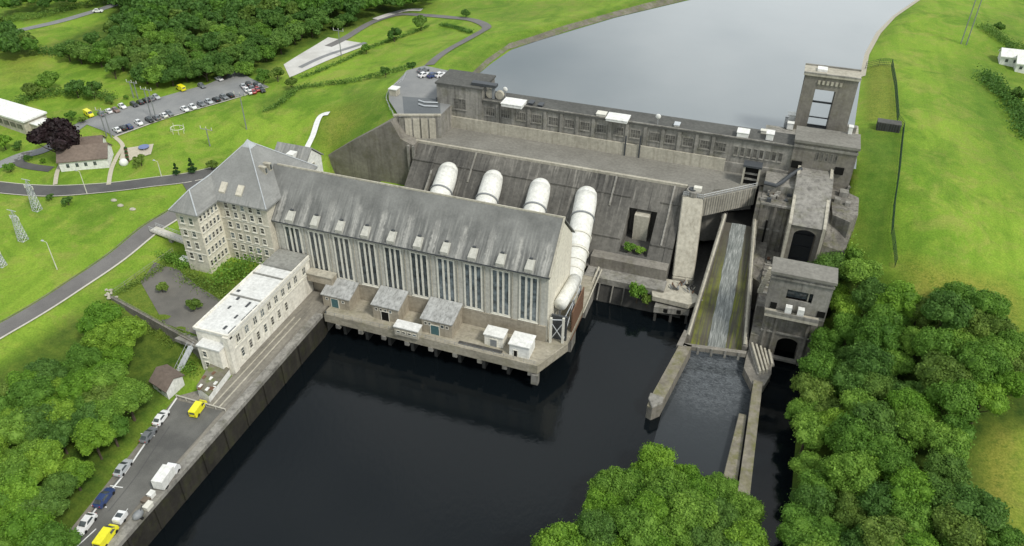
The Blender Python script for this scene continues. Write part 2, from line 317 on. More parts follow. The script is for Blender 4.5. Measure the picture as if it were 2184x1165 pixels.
MAT['leaf_dark'] = leaf('dark_conifer_leaves', (0.018,0.060,0.016), (0.025,0.075,0.018), (0.032,0.085,0.02), 0.1)
MAT['leaf_purple'] = leaf('copper_beech_leaves', (0.022,0.013,0.016), (0.026,0.015,0.018), (0.03,0.017,0.02), 0.1)
MAT['blossom'] = leaf('white_blossom', (0.5,0.5,0.42), (0.6,0.6,0.5), (0.65,0.65,0.58))
# ------------------------------------------------------------------ terrain: heights surveyed at sight lines, thin-plate spline between
CTRL = [  # (photo x, photo y, height)
 (0,700,13),(150,600,13.4),(250,520,14.2),(330,470,15),(395,400,15.5),(200,405,15.3),(0,405,15.5),(100,480,14.3),(0,560,13.5),(180,510,14.2),(60,620,13),
 (200,650,12.3),(340,525,13.5),(120,690,12.3),(0,790,12),(100,780,10.5),(250,690,10.5),(330,760,8.5),(380,790,7.6),(330,870,7.4),(270,960,7.2),(200,1070,7.1),(120,1000,7.8),(0,1000,9.5),(60,1150,8),(150,860,8.8),
 (180,340,16),(30,330,16.5),(100,290,17),(240,280,18),(400,235,18),(545,190,18.3),(490,155,18.5),(330,200,18),(180,250,17.6),(100,180,18),(20,150,18),(250,130,18),(0,60,17),(150,60,18),(300,60,19),(450,60,19),(600,50,19),(0,5,17),(300,5,18),(600,5,18),(760,10,18.5),
 (650,140,19.3),(720,100,19.6),(770,100,20),(820,60,19.6),(900,30,20),(1000,15,20.5),(1100,10,22),
 (700,190,20.5),(780,165,22),(860,150,26.5),(900,70,22),(980,60,24),(940,100,27.5),
 (300,330,15.6),(450,310,16.2),(440,375,15.7),(560,260,18),(600,200,19),(650,230,20),(700,225,21),(640,320,15.5),(700,290,19.5),(690,340,14.5),(780,230,26),(760,290,22),(820,215,29.5),
 (850,240,31),(935,240,31),(880,160,31),(960,160,31),(930,125,31),(1030,125,31),(1000,100,31),(1080,70,31),(1250,35,31),(1440,-10,31),
 (1850,150,31),(1885,80,31),(1965,10,31),(1900,240,31),(1880,300,30),(1870,390,27.5),(1860,460,23),(1850,530,18),(1900,500,22.5),(1900,580,18.5),
 (1960,150,31),(1990,250,31),(1980,350,29.5),(1990,470,26),(2000,570,21.5),(2080,80,30),(2080,280,28.5),(2080,420,25),(2080,560,20),(2150,150,27),(2180,330,24),(2180,480,21),(2160,600,17.5),(2180,20,28),
 (1800,600,13),(1770,680,8),(1740,780,4),(1720,900,2.5),(1710,1100,2.2),(1850,720,11),(1900,850,8.5),(1850,1000,5.5),(1950,1150,6),(2050,700,14),(2100,850,12),(2170,760,14),(2140,1000,10),(2180,1160,9),
]
cp = np.array([at(a, b, z) for a, b, z in CTRL])
extra = np.array([(-400,0,14),(-420,200,16),(-420,400,16),(-200,420,18),(0,420,24),(-330,-120,10),(-150,-150,8),(-100,-120,7),(-100,-200,7),(300,400,26),(300,100,18),(250,-50,12),(160,-150,7),(90,-130,4),(300,-250,6),(-300,-250,8),(-1200,0,14),(-1200,1200,22),(0,1400,30),(1200,1200,25),(1200,0,15),(1000,-1000,8),(-1000,-1000,10),(64,-200,3)], float)
cp = np.vstack([cp, extra])
def tps(P, lam=0.6):
    n = len(P); XY = P[:, :2]/100.0
    d2 = ((XY[:, None]-XY[None])**2).sum(-1); K = np.where(d2 > 0, 0.5*d2*np.log(d2+1e-12), 0) + lam*0.01*np.eye(n)
    A = np.zeros((n+3, n+3)); A[:n, :n] = K; A[:n, n] = 1; A[:n, n+1:] = XY; A[n:, :n] = A[:n, n:].T
    w = np.linalg.solve(A, np.concatenate([P[:, 2], [0, 0, 0]]))
    def f(x, y):
        q = np.stack([np.ravel(x), np.ravel(y)], -1)/100.0; o = np.empty(len(q))
        for s in range(0, len(q), 20000):
            b = q[s:s+20000]; dd = ((b[:, None]-XY[None])**2).sum(-1)
            o[s:s+20000] = np.where(dd > 0, 0.5*dd*np.log(dd+1e-12), 0)@w[:n] + w[n] + b@w[n+1:]
        return o.reshape(np.shape(x))
    return f
TPS = tps(cp)
def sdist(poly, x, y):
    """signed distance to a polygon, negative inside"""
    p = np.array([q[:2] for q in poly], float); n = len(p); d = np.full(np.shape(x), 1e18); ins = np.zeros(np.shape(x), bool)
    for i in range(n):
        a, b = p[i], p[(i+1) % n]; e = b-a
        t = np.clip(((x-a[0])*e[0]+(y-a[1])*e[1])/(e@e+1e-12), 0, 1)
        d = np.minimum(d, (x-a[0]-t*e[0])**2+(y-a[1]-t*e[1])**2)
        c = ((a[1] > y) != (b[1] > y)) & (x < (b[0]-a[0])*(y-a[1])/((b[1]-a[1])+1e-12)+a[0]); ins ^= c
    return np.where(ins, -1, 1)*np.sqrt(d)
shoreL = [at(x, y, 29)[:2] for x, y in ((1003,172),(1051,134),(1092,106),(1150,86),(1209,68.7),(1312,37.8),(1456,3.4))]
shoreR = [at(x, y, 29)[:2] for x, y in ((1838,150),(1846,115),(1870,70),(1905,35),(1955,0))]
RES = [(-50,74),(-52,80)]+shoreL+[(70,300),(190,470),(420,800),(900,1500),(1300,1400),(700,760),(260,430),(160,330)]+shoreR[::-1]+[(62,98),(61.5,80),(61,74)]
BASIN = [(-56,-1500),(-56,-1),(3,-1),(4,30),(28,30),(29,20),(45,20),(49,21),(57,20),(56.2,0),(56.4,-20),(57,-60),(60,-120),(70,-220),(160,-1500)]
PENIN = [(24,-44),(33,-37),(44,-31),(50.2,-33),(50.6,-60),(50,-110),(44,-120),(22,-105),(8,-78),(8,-58)]
COURT = [tuple(at(245,637,12.5)[:2]), tuple(at(425,738,12.5)[:2]), (-69,-33), (-69,0), (-91,0), (-93,-2), tuple(at(352,545,12.5)[:2])]
QUAY = [(-69.5,-44),(-66,-34),(-68,-2),(-55,0),(-55,-200),(-68,-200),(-66,-80)]
LOCKZ = [(26,18),(44,17),(48,12),(52,17),(59.4,19),(60.5,40),(62,52),(62,66),(20,66),(20,27)]
HALLZ = [(-72,-0.5),(6,-0.5),(6,32),(-72,20)]
BACK = [(-74,18),(-77,34),(-86,52),(-58,52),(-57,54),(62,54),(62,66),(50,50),(46,20),(20,20)]
DAMZ = [(-62,51.5),(62,51.5),(62,72),(-62,72)]
PLAZA = [tuple(at(852,249,31)[:2]), (-51.2,58.2), (-51.2,80), (-55.5,88), tuple(at(962,152,31)[:2])]+[tuple(at(x, y, 31)[:2]) for x, y in ((905,140),(870,150),(828,192),(830,215))]
HOLLOW = [tuple(at(x, y, 19)[:2]) for x, y in ((605,138),(700,82),(775,98),(770,108),(618,166))]
def axis(lo, hi, step, far, g=1.35):
    c = list(np.arange(lo, hi+step, step)); s = step
    while c[-1] < far: s *= g; c.append(c[-1]+s)
    s = step
    while c[0] > -far: s *= g; c.insert(0, c[0]-s)
    return np.array(c)
GX = axis(-330, 190, 2.0, 2600); GY = axis(-110, 330, 2.0, 2600)
XX, YY = np.meshgrid(GX, GY)
HH = TPS(XX, YY)
farmask = np.clip((np.hypot(XX, YY-100)-450)/500, 0, 1); HH = HH*(1-farmask)+16*farmask
sdb, sdr = sdist(BASIN, XX, YY), sdist(RES, XX, YY)
bump = np.sin(XX*0.11+np.sin(YY*0.07)*2)*np.cos(YY*0.09+XX*0.03)*0.25
HH = HH+bump*np.clip(sdb/15, 0, 1)
HH = np.where(sdist(COURT, XX, YY) < 0, 12.4, HH)
HH = np.where((sdist(BACK, XX, YY) < 0), np.where(XX < -52, 5.0, -4.0), HH)
HH = np.where((sdist(LOCKZ, XX, YY) < 0) | (sdist(HALLZ, XX, YY) < 0), -4.0, HH)
HH = np.where(sdist(DAMZ, XX, YY) < 0, -4.0, HH)
HH = np.where(sdist(PLAZA, XX, YY) < -0.6, 30.85, HH)
HH = np.where(sdist([(-51.3,53),(62,53),(62,73),(-51.3,73)], XX, YY) < 0, -4.0, HH)
HH = np.where(sdist(QUAY, XX, YY) < 0.0, 6.0, HH)
HH = np.minimum(HH, np.where(sdb < 0, -4.0, np.where(XX > 40, 0.3+sdb*0.7, 1e3)))
HH = np.where(sdist(PENIN, XX, YY) < 0, 1.0+np.clip(-sdist(PENIN, XX, YY), 0, 4)*0.4, HH)
HH = np.where(sdr < 8, np.minimum(HH, 28.95+0.38*np.maximum(sdr, -12)), HH)
def Hs(x, y):
    i = int(np.clip(np.searchsorted(GX, x)-1, 0, len(GX)-2)); j = int(np.clip(np.searchsorted(GY, y)-1, 0, len(GY)-2))
    u = (x-GX[i])/(GX[i+1]-GX[i]); v = (y-GY[j])/(GY[j+1]-GY[j])
    a, b, c, d = HH[j, i], HH[j, i+1], HH[j+1, i], HH[j+1, i+1]
    return float((a*(1-u)+b*u)*(1-v)+(c*(1-u)+d*u)*v)
def onland(px, py, lift=0.0, z0=18.0):
    """the point of the ground (lifted by lift) met by a sight line"""
    z = z0
    for _ in range(14):
        p = at(px, py, z); z += 0.6*(Hs(p[0], p[1])+lift-z)
    p = at(px, py, z); return np.array([p[0], p[1], Hs(p[0], p[1])])
# grass kinds, as a vertex colour: r rough dark grass, g dry straw grass, b woodland floor
Z = np.zeros((*XX.shape, 4)); Z[..., 3] = 1
def zone(ch, pts, val=1.0, soft=4.0, z=None):
    poly = [tuple((onland(*q) if z is None else at(*q, z))[:2]) for q in pts]
    s = sdist(poly, XX, YY); Z[..., ch] = np.maximum(Z[..., ch], val*np.clip(0.5-s/(2*soft), 0, 1))
zone(0, [(1000,165),(1060,118),(1150,80),(1310,35),(1470,-5),(1380,-5),(1200,45),(1040,95),(960,140)], 0.75, 3)
zone(0, [(740,190),(840,195),(830,215),(845,255),(770,295),(690,340),(730,260)], 0.5, 2)
zone(0, [(770,205),(835,195),(848,252),(790,285),(765,262)], 0.45, 1.5)
zone(0, [(560,215),(620,185),(690,182),(640,190),(600,225),(565,240)], 0.9, 1.5)
zone(0, [(1825,275),(1925,280),(1905,400),(1898,560),(1830,560),(1820,420)], 0.85, 2)
zone(0, [(1845,145),(1902,140),(1915,260),(1845,262)], 0.5, 1.5); zone(1, [(1845,145),(1902,140),(1915,260),(1845,262)], 0.55, 1.5)
zone(0, [(2030,150),(2184,60),(2184,430),(2110,350),(2070,260)], 0.75, 10); zone(0, [(2085,40),(2184,10),(2184,120),(2110,110)], 0.5, 6); zone(0, [(1905,480),(1990,450),(2010,560),(1925,570)], 0.3, 6)
zone(0, [(1960,330),(2040,310),(2060,360),(1990,390)], 0.5, 4)
zone(1, [(2080,860),(2184,850),(2184,1165),(2060,1165),(2070,1010)], 1.0, 4); zone(1, [(1925,555),(2000,570),(2080,585),(2145,598),(2184,640),(2184,740),(1950,650)], 0.85, 3)
zone(1, [(690,230),(765,215),(765,265),(700,330),(680,320)], 0.5, 3); zone(1, [(0,120),(120,110),(60,170),(0,180)], 0.5, 6)
zone(0, [(0,20),(240,10),(230,30),(90,45),(0,50)], 0.7, 5); zone(0, [(800,20),(1000,0),(1380,-5),(1100,50),(1000,30)], 0.3, 4)
zone(0, [(225,640),(300,670),(430,745),(400,800),(330,880),(220,1010),(140,1165),(40,1165),(150,900),(180,740)], 0.95, 2); zone(1, [(225,640),(300,670),(430,745),(400,800),(330,860),(260,760)], 0.35, 2)
zone(0, [(240,632),(330,565),(380,545),(450,600),(520,580),(560,580),(430,740)], 0.95, 1.0, z=12.4); zone(1, [(240,632),(330,565),(380,545),(450,600),(520,580),(560,580),(430,740)], 0.3, 1.0, z=12.4)
zone(2, [(130,690),(230,640),(300,700),(400,770),(330,870),(250,990),(150,1165),(-60,1165),(-60,800),(0,780)], 0.9, 2.5)
zone(2, [(100,100),(240,150),(420,180),(560,160),(640,110),(760,60),(880,20),(900,-20),(240,-20),(230,40)], 0.9, 4); zone(2, [(0,60),(80,100),(60,110),(0,110)], 0.9, 3)
zone(2, [(1770,560),(1830,555),(1905,610),(1950,690),(2010,660),(2080,670),(2184,790),(2300,800),(2300,900),(2120,920),(2085,960),(2100,1165),(2100,1400),(1600,1400),(1640,1165),(1680,800)], 1.0, 2.5)
zone(2, [(900,1020),(1660,1020),(1660,1500),(900,1500)], 0.9, 2, z=1.0)
me = bpy.data.meshes.new("ground")
nx, ny = len(GX), len(GY)
idx = np.arange(nx*ny).reshape(ny, nx)
quads = np.stack([idx[:-1, :-1], idx[:-1, 1:], idx[1:, 1:], idx[1:, :-1]], -1).reshape(-1, 4)
me.vertices.add(nx*ny); me.vertices.foreach_set('co', np.stack([XX, YY, HH], -1).astype(np.float32).ravel())
me.loops.add(quads.size); me.loops.foreach_set('vertex_index', quads.ravel().astype(np.int32))
me.polygons.add(len(quads)); me.polygons.foreach_set('loop_start', np.arange(0, quads.size, 4, dtype=np.int32)); me.polygons.foreach_set('loop_total', np.full(len(quads), 4, np.int32))
me.update(calc_edges=True); me.validate()
ca = me.color_attributes.new('grass_kind', 'FLOAT_COLOR', 'POINT'); ca.data.foreach_set('color', Z.astype(np.float32).ravel())
me.polygons.foreach_set('use_smooth', np.ones(len(quads), bool))
k = NT('grass', 0.9, 0.15); at_ = k.n('ShaderNodeAttribute'); at_.attribute_name = 'grass_kind'
sep = k.n('ShaderNodeSeparateColor'); k.l(at_.outputs['Color'], sep.inputs[0])
n1 = k.noise(0.035, 6, 0.6); n2 = k.noise(0.35, 5, 0.65); n3 = k.noise(2.5, 4, 0.7)
mow = k.noise(0.25, 3, 0.5, k.mapped((1.0, 0.06, 1.0), None, (0, 0, 0.5)))
c = k.mix((0.150,0.265,0.024), (0.220,0.335,0.036), k.ramp(n1, [(0.35, 0.0), (0.65, 1.0)]))
c = k.mix(c, (0.26,0.29,0.06), k.math('MULTIPLY', k.ramp(k.noise(0.11, 7, 0.72, None, 0.8), [(0.48, 0.0), (0.62, 1.0)]), 0.8))
c = k.mix(c, (0.29,0.36,0.048), k.math('MULTIPLY', k.ramp(n2, [(0.52, 0.0), (0.72, 1.0)]), 0.55))
c = k.mix(c, (0.11,0.215,0.016), k.math('MULTIPLY', k.ramp(mow, [(0.50, 0.0), (0.66, 1.0)]), 0.4)); c = k.mix(c, (0.095,0.19,0.016), k.math('MULTIPLY', k.ramp(k.noise(0.06, 7, 0.7, None, 0.6), [(0.50, 0.0), (0.63, 1.0)]), 0.75))
rg = k.mix((0.060,0.135,0.014), (0.115,0.185,0.024), k.ramp(n2, [(0.35, 0.0), (0.65, 1.0)]))
c = k.mix(c, rg, sep.outputs[0])
dy = k.mix((0.20,0.215,0.03), (0.27,0.24,0.05), k.ramp(n3, [(0.35, 0.0), (0.65, 1.0)])); dy = k.mix(dy, (0.08,0.12,0.015), k.math('MULTIPLY', k.ramp(k.noise(0.9, 5, 0.7), [(0.5, 0.0), (0.62, 1.0)]), 0.7))
c = k.mix(c, dy, k.math('MULTIPLY', sep.outputs[1], 0.85))
wd = k.mix((0.035,0.075,0.010), (0.10,0.145,0.02), k.ramp(n2, [(0.35, 0.0), (0.68, 1.0)]))
c = k.mix(c, wd, sep.outputs[2])
c = k.mix(c, k.ramp(n3, [(0.28, 0.60), (0.72, 1.25)]), 0.8, 'MULTIPLY')
k.col(c); k.bump(n3, 0.5, 0.25)
me.materials.append(k.m)
g = bpy.data.objects.new("ground", me); COL.objects.link(g); tag(g, kind='structure', label='bright green mown and rough grassland around the power station', cat='ground')
def struct(o, label=None, cat=None): o['kind'] = 'structure'; return tag(o, label, cat)

# ------------------------------------------------------------------ water
def sheet(name, poly, z, mat):
    mb = MB(); mb.add([(p[0], p[1], z) for p in poly], [tuple(range(len(poly)))]); return mb.build(name, mat)
struct(sheet('tailrace_water', [(-57,-1400),(150,-1400),(75,-220),(75,24),(61,24),(45,40),(-57,40)], 0.0, MAT['tail']), 'dark still tailrace water in front of the turbine hall', 'water')
RW = [(-52,69),(62.5,69),(63.5,98)]+[tuple(p+np.array((4.0,-1.5))) for p in shoreR]+[(163,327),(264,427),(704,757),(1300,1400),(900,1504),(418,804),(188,474),(67,303)]+[tuple(p+np.array((-3.5,1.5))) for p in shoreL[::-1]]+[(-56,82)]
struct(sheet('reservoir_water', RW, 29.0, MAT['res']), 'pale grey reservoir water held behind the dam', 'water')

# ------------------------------------------------------------------ sheets and ribbons laid on the ground
def drape(name, poly, mat, off=0.12, step=3.0, flat=None):
    poly = [tuple(p[:2]) for p in poly]; bpts = []
    for i in range(len(poly)):
        a, b = np.array(poly[i]), np.array(poly[(i+1) % len(poly)]); n = max(1, int(np.linalg.norm(b-a)/step))
        bpts += [tuple(a+(b-a)*t/n) for t in range(n)]
    p = np.array(bpts); lo, hi = p.min(0), p.max(0); gx, gy = np.meshgrid(np.arange(lo[0], hi[0], step), np.arange(lo[1], hi[1], step))
    ins = sdist(poly, gx, gy) < -step*0.4
    pts = [Vector(q) for q in bpts]+[Vector((float(a), float(b))) for a, b in zip(gx[ins], gy[ins])]
    nb = len(bpts); r = delaunay_2d_cdt(pts, [], [list(range(nb))], 1, 1e-4)
    mb = MB(); mb.add([(v.x, v.y, flat if flat is not None else Hs(v.x, v.y)+off) for v in r[0]], [tuple(f) for f in r[2]])
    o = mb.build(name, mat)
    for q in o.data.polygons:
        if q.normal.z < 0: q.flip()
    return struct(o)
def smooth_line(pts, n=6):
    P = [np.array(p[:2], float) for p in pts]; o = []
    for i in range(len(P)-1):
        a, b, c, d = P[max(i-1, 0)], P[i], P[i+1], P[min(i+2, len(P)-1)]
        for t in np.linspace(0, 1, n, endpoint=False):
            o.append(0.5*((2*b)+(-a+c)*t+(2*a-5*b+4*c-d)*t*t+(-a+3*b-3*c+d)*t**3))
    o.append(P[-1]); return o
def ribbon(name, line, width, mat, off=0.14, shift=0.0, flat=None, thick=0.0):
    L = np.array(line); n = len(L); ww = width if hasattr(width, '__len__') else [width]*n
    mb = MB(); vs = []
    T = np.gradient(L, axis=0); T /= np.linalg.norm(T, axis=1)[:, None]+1e-9; N = np.stack([-T[:, 1], T[:, 0]], -1)
    for i in range(n):
        for s in (-0.5, 0, 0.5):
            q = L[i]+N[i]*(shift+s*ww[min(i*len(ww)//n, len(ww)-1)]); vs.append((q[0], q[1], flat if flat is not None else Hs(q[0], q[1])+off))
    fs = []
    for i in range(n-1):
        for j in (0, 1): fs.append((i*3+j, i*3+j+1, i*3+j+4, i*3+j+3))
    mb.add(vs, fs); o = mb.build(name, mat)
    for q in o.data.polygons:
        if q.normal.z < 0: q.flip()
    return struct(o)
def line_px(pts, n=6): return smooth_line([onland(*p) for p in pts], n)
rd = line_px([(-90,760),(0,706),(60,672),(150,615),(250,547),(320,490),(375,455),(430,415)])
ribbon('access_road', rd, 4.6, MAT['asph'], 0.16); ribbon('road_kerb', rd, 0.5, MAT['kerb'], 0.22, -2.6); ribbon('road_kerb', rd, 0.28, MAT['rock'], 0.20, 2.7)
rd2 = line_px([(-60,395),(40,405),(130,408),(220,402),(320,390),(400,380),(470,365)])
ribbon('access_road', rd2, 5.2, MAT['asph_dark'], 0.20); ribbon('road_kerb', rd2, 0.28, MAT['kerb'], 0.24, -2.75); ribbon('road_kerb', rd2, 0.28, MAT['kerb'], 0.24, 2.75)
drape('forecourt', [onland(*p) for p in ((385,385),(440,366),(510,345),(500,380),(430,420),(395,440),(400,410))], MAT['asph_dark'], 0.24, 2.0)
drape('car_park', [onland(*p) for p in ((172,262),(215,245),(330,212),(440,182),(505,150),(535,168),(572,185),(470,218),(360,250),(245,292))], MAT['asph_plaza'], 0.16)
ribbon('kerb', line_px([(245,293),(360,252),(470,220),(573,187)]), 0.5, MAT['kerb'], 0.24)
ribbon('lane', line_px([(180,262),(140,290),(95,320),(40,335),(-40,370)]), 4.0, MAT['asph_plaza'], 0.15)
ribbon('lane', line_px([(60,325),(40,345),(60,355),(110,362)]), 3.0, MAT['asph_dark'], 0.15)
ribbon('lane', line_px([(20,70),(120,48),(190,28),(260,5)]), 4.5, MAT['asph_plaza'], 0.15)
yard = drape('gravel_yard', [tuple(q) for q in HOLLOW], MAT['gravel'], 0.16)
ribbon('lane', line_px([(640,145),(700,118),(780,92)]), 2.2, MAT['asph_plaza'], 0.22)
lp = line_px([(700,100),(740,80),(790,50),(850,32),(900,33),(960,38),(1010,44),(1038,58),(1020,72),(960,105),(915,140)])
ribbon('embankment_road', lp, 3.6, MAT['asph'], 0.2)
ribbon('lane', line_px([(800,42),(860,24),(900,22)]), 3.5, MAT['gravel'], 0.22)
drape('plaza', PLAZA, MAT['asph_plaza'], flat=31.02); drape('plaza_patch', [at(x, y, 31)[:2] for x, y in ((858,206),(938,212),(940,246),(862,248))], MAT['asph_blue'], flat=31.04)
ribbon('footpath', line_px([(245,293),(262,312),(250,335),(238,362),(232,395)]), 1.2, MAT['path'], 0.2)
ribbon('footpath', line_px([(118,395),(122,370),(130,350)]), 1.2, MAT['path'], 0.2)
ribbon('footpath', line_px([(648,340),(655,318),(668,290),(680,255),(690,246),(702,244)]), [1.9], MAT['whiteline'], 0.35)
drape('garden_paving', [onland(*p) for p in ((262,318),(328,308),(322,330),(285,340),(262,352),(255,340))], MAT['path'], 0.2, 1.5)
drape('courtyard', [onland(*p, 0, 12.5) for p in ((300,602),(330,560),(380,575),(420,610),(470,640),(450,690),(420,715),(350,690))], MAT['court'], 0.1, 2.0)
drape('riprap', [at(x, y, 29)[:2] for x, y in ((1001,176),(1045,136),(1085,107),(1205,69),(1310,38),(1456,3),(1530,-18),(1510,-20),(1446,-3),(1304,33),(1200,63),(1085,100),(1039,131),(994,171))], MAT['rock'], 0.15, 2.0)
drape('bank_lining', [at(x, y, 29)[:2] for x, y in ((1834,165),(1842,115),(1866,70),(1900,35),(1950,0),(1990,-25),(2003,-22),(1962,4),(1909,40),(1877,76),(1853,120),(1845,165))], MAT['path'], 0.15, 2.0)
# ------------------------------------------------------------------ window helper: one frame mesh with its panes as a sub-part
WR = random.Random(99)
def window(parent, name, c, w, h, facing, mats=('trim', 'glass'), cols=1, rows=1, fr=0.12, proud=0.16, paneproud=0.05, sill=True, mull=0.12):
    if h < 3 and mats[1] in ('glass', 'glass_warm'): mats = (mats[0], WR.choice(['glass', 'glass', 'glass_warm', 'glass_warm', 'glass_blue', 'glass_gate']))
    """c = centre on the wall plane, facing '-y' or '+x' """
    def pt(u, d, z): return (c[0]+u, c[1]-d, c[2]+z) if facing == '-y' else (c[0]+d, c[1]+u, c[2]+z)
    def bx(mb, u0, u1, d0, d1, z0, z1):
        a = pt(u0, d0, z0); b = pt(u1, d1, z1); mb.box(a[0], b[0], a[1], b[1], a[2], b[2])
    f = MB(); g = MB(); W2, H2 = w/2, h/2
    bx(f, -W2-fr, -W2, -0.05, proud, -H2-fr, H2+fr); bx(f, W2, W2+fr, -0.05, proud, -H2-fr, H2+fr)
    bx(f, -W2, W2, -0.05, proud-0.003, H2, H2+fr); bx(f, -W2, W2, -0.05, proud-0.003, -H2-fr, -H2)
    if sill: bx(f, -W2-fr*1.6, W2+fr*1.6, -0.05, proud+0.14, -H2-fr-0.16, -H2-fr-0.003)
    for i in range(1, cols): u = -W2+w*i/cols; bx(f, u-mull/2, u+mull/2, -0.05, proud-0.02, -H2, H2)
    for j in range(1, rows): z = -H2+h*j/rows; bx(f, -W2, W2, -0.05, paneproud+0.03, z-0.05, z+0.05)
    bx(g, -W2, W2, -0.06, paneproud, -H2, H2)
    fo = f.build(name, MAT[mats[0]], parent); g.build('pane', MAT[mats[1]], fo); return fo
def arch_prof(x0, x1, z0, z1, a0, a1, spring, rise, n=10):
    p = [(x0, z0), (a0, z0), (a0, spring)]
    for i in range(1, n): t = math.pi*(1-i/n); p.append(((a0+a1)/2+(a1-a0)/2*math.cos(t), spring+rise*math.sin(t)))
    return p+[(a1, spring), (a1, z0), (x1, z0), (x1, z1), (x0, z1)]

# ================================================================== turbine hall
t = thing('turbine_hall', 'long grey turbine hall with steep streaked slate roof and ten tall triple windows', 'power station', (-35, 9, 4))
mb = MB(); mb.profx([(0,-3),(18.4,-3),(18.4,25.6),(9.2,34.4),(0,25.6)], -69.9, -0.15); mb.build('wall', MAT['render_hall'], t)
mb = MB(); mb.box(-70, -0.3, -0.28, -0.003, 5, 11.2); mb.box(-70, -0.3, -0.36, -0.004, 11.2, 11.5); mb.build('plinth', MAT['render_base'], t)
mb = MB(); mb.add([(-0.147,0,3),(-0.147,18.4,3),(-0.147,18.4,25.6),(-0.147,9.2,34.4),(-0.147,0,25.6),(0,0,3),(0,18.4,3),(0,18.4,25.6),(0,9.2,34.4),(0,0,25.6)],
   [(9,8,7,6,5)[::-1],(0,1,6,5),(1,2,7,6),(2,3,8,7),(3,4,9,8),(4,0,5,9)]); mb.build('gable_wall', MAT['render_sunlit'], t)  # gable's lighter tone includes the sun falling on this end
mb = MB(); mb.box(-70, 0.2, -0.55, -0.01, 24.95, 25.5)
for i in range(11): x = -65.1+6.72*(i-0.5); x = min(max(x, -69.2), -0.75); mb.box(x-0.55, x+0.55, -0.16, -0.005, 11.5, 24.95)
mb.build('cornice', MAT['render_hall'], t)
mb = MB(); mb.profx([(-0.9,25.35),(9.2,34.95),(9.2,35.35),(-0.9,25.75)], -74, 0.35)
mb.profx([(19.3,25.35),(9.203,34.95),(9.203,35.35),(19.3,25.75)], -74, 0.35); roof = mb.build('roof', MAT['slate'], t)
mb = MB(); mb.profx([(9.0,35.2),(9.4,35.2),(9.35,35.55),(9.05,35.55)], -73, 0.5)
mb.add([], []); mb.profx([(-0.95,25.74),(9.2,35.36),(9.2,35.6),(-0.95,25.98)], 0.10, 0.55); mb.build('ridge_coping', MAT['conc_pale'], t)
mb = MB(); mb.box(-70, 0.3, -1.02, -0.85, 25.45, 25.7); mb.build('gutter', MAT['metal_dark'], t)
for i in range(10):
    x = -65.1+6.72*i
    w_ = window(t, 'window', (x, 0, 18.2), 3.8, 12.0, '-y', ('trim', 'glass' if i < 6 else 'glass_blue'), 3, 1, 0.36, 0.22, 0.06, True, 0.50)
    d = MB(); y0 = 0.5; zb = 26.4+0.3
    d.add([(x-1.0,-0.75,25.7),(x+1.0,-0.75,25.7),(x+1.0,1.7,27.9),(x-1.0,1.7,27.9),(x-0.95,-0.85,26.75),(x+0.95,-0.85,26.75),(x+0.7,0.9,28.3),(x-0.7,0.9,28.3)],
          [(3,2,1,0),(4,5,6,7),(0,1,5,4),(1,2,6,5),(2,3,7,6),(3,0,4,7)])
    dd = d.build('roof_vent', MAT['render_hall'], t); e = MB(); e.box(x-0.35, x+0.35, 0.9, 1.4, 27.6, 28.6); e.build('vent_cap', MAT['metal_dark'], dd)
for x in np.linspace(-61.7, -1.9, 10):
    e = MB(); e.tube([(x-6.72*0.0, -0.25, 25), (x, -0.25, 11.6)], 0.09, 5); e.build('downpipe', MAT['conc_pale'], t)

# ================================================================== office block with pyramid roof
t = thing('office_block', 'six storey cream office block with grey pyramid roof and projecting wing', 'building', (-80, 5, 12))
mb = MB(); mb.prism([(-90,-2),(-70.05,-2),(-70.05,19),(-90,19)], 8, 30.0); mb.build('wall', MAT['render_office'], t)
mb = MB(); mb.prism([(-90,-9.7),(-83.8,-9.7),(-83.8,-2.004),(-90,-2.004)], 8, 29.8); mb.build('wing_wall', MAT['render_sunlit'], t)  # wing coloured brighter than the office wall to paint its sunlit side
mb = MB(); mb.box(-90.004, -83.79, -9.85, -9.71, 8, 29.7); mb.build('wing_front', MAT['render_office'], t)  # darker skin on the less sunlit front; the light difference is painted
mb = MB(); E0 = [(-91.2,-3.0,29.9),(-69.2,-3.0,29.9),(-69.2,20.2,29.9),(-91.2,20.2,29.9)]; ap = (-80,8.6,40.6)
mb.add(E0+[(x,y,29.5) for x,y,z in E0]+[ap], [(0,1,8),(1,2,8),(2,3,8),(3,0,8),(4,5,1,0),(5,6,2,1),(6,7,3,2),(7,4,0,3),(7,6,5,4)])
rf = mb.build('roof', MAT['slate2'], t)
mb = MB(); mb.add([(-90.9,-10.7,29.7),(-82.95,-10.7,29.7),(-82.95,3,29.7),(-90.9,3,29.7),(-86.9,-6.9,33.9),(-86.9,4.5,33.9),(-90.9,-10.7,29.35),(-82.95,-10.7,29.35),(-82.95,3,29.35),(-90.9,3,29.35)],
    [(0,1,4),(1,2,5,4),(3,0,4,5),(2,3,5),(6,7,1,0),(7,8,2,1),(8,9,3,2),(9,6,0,3),(9,8,7,6)]); mb.build('wing_roof', MAT['slate2'], t)
mb = MB()
for a in E0[:3]: mb.tube([Vector(a)+Vector((0,0,0.1)), Vector(ap)+Vector((0,0,0.1))], 0.14, 5)
mb.tube([(-90.9,-10.7,29.8),(-86.9,-6.9,34.0)], 0.18, 5); mb.tube([(-82.95,-10.7,29.8),(-86.9,-6.9,34.0)], 0.18, 5); mb.tube([(-86.9,-6.9,34.0),(-86.9,2.5,34.0)], 0.18, 5)
mb.build('hip_ridge', MAT['galv'], t)
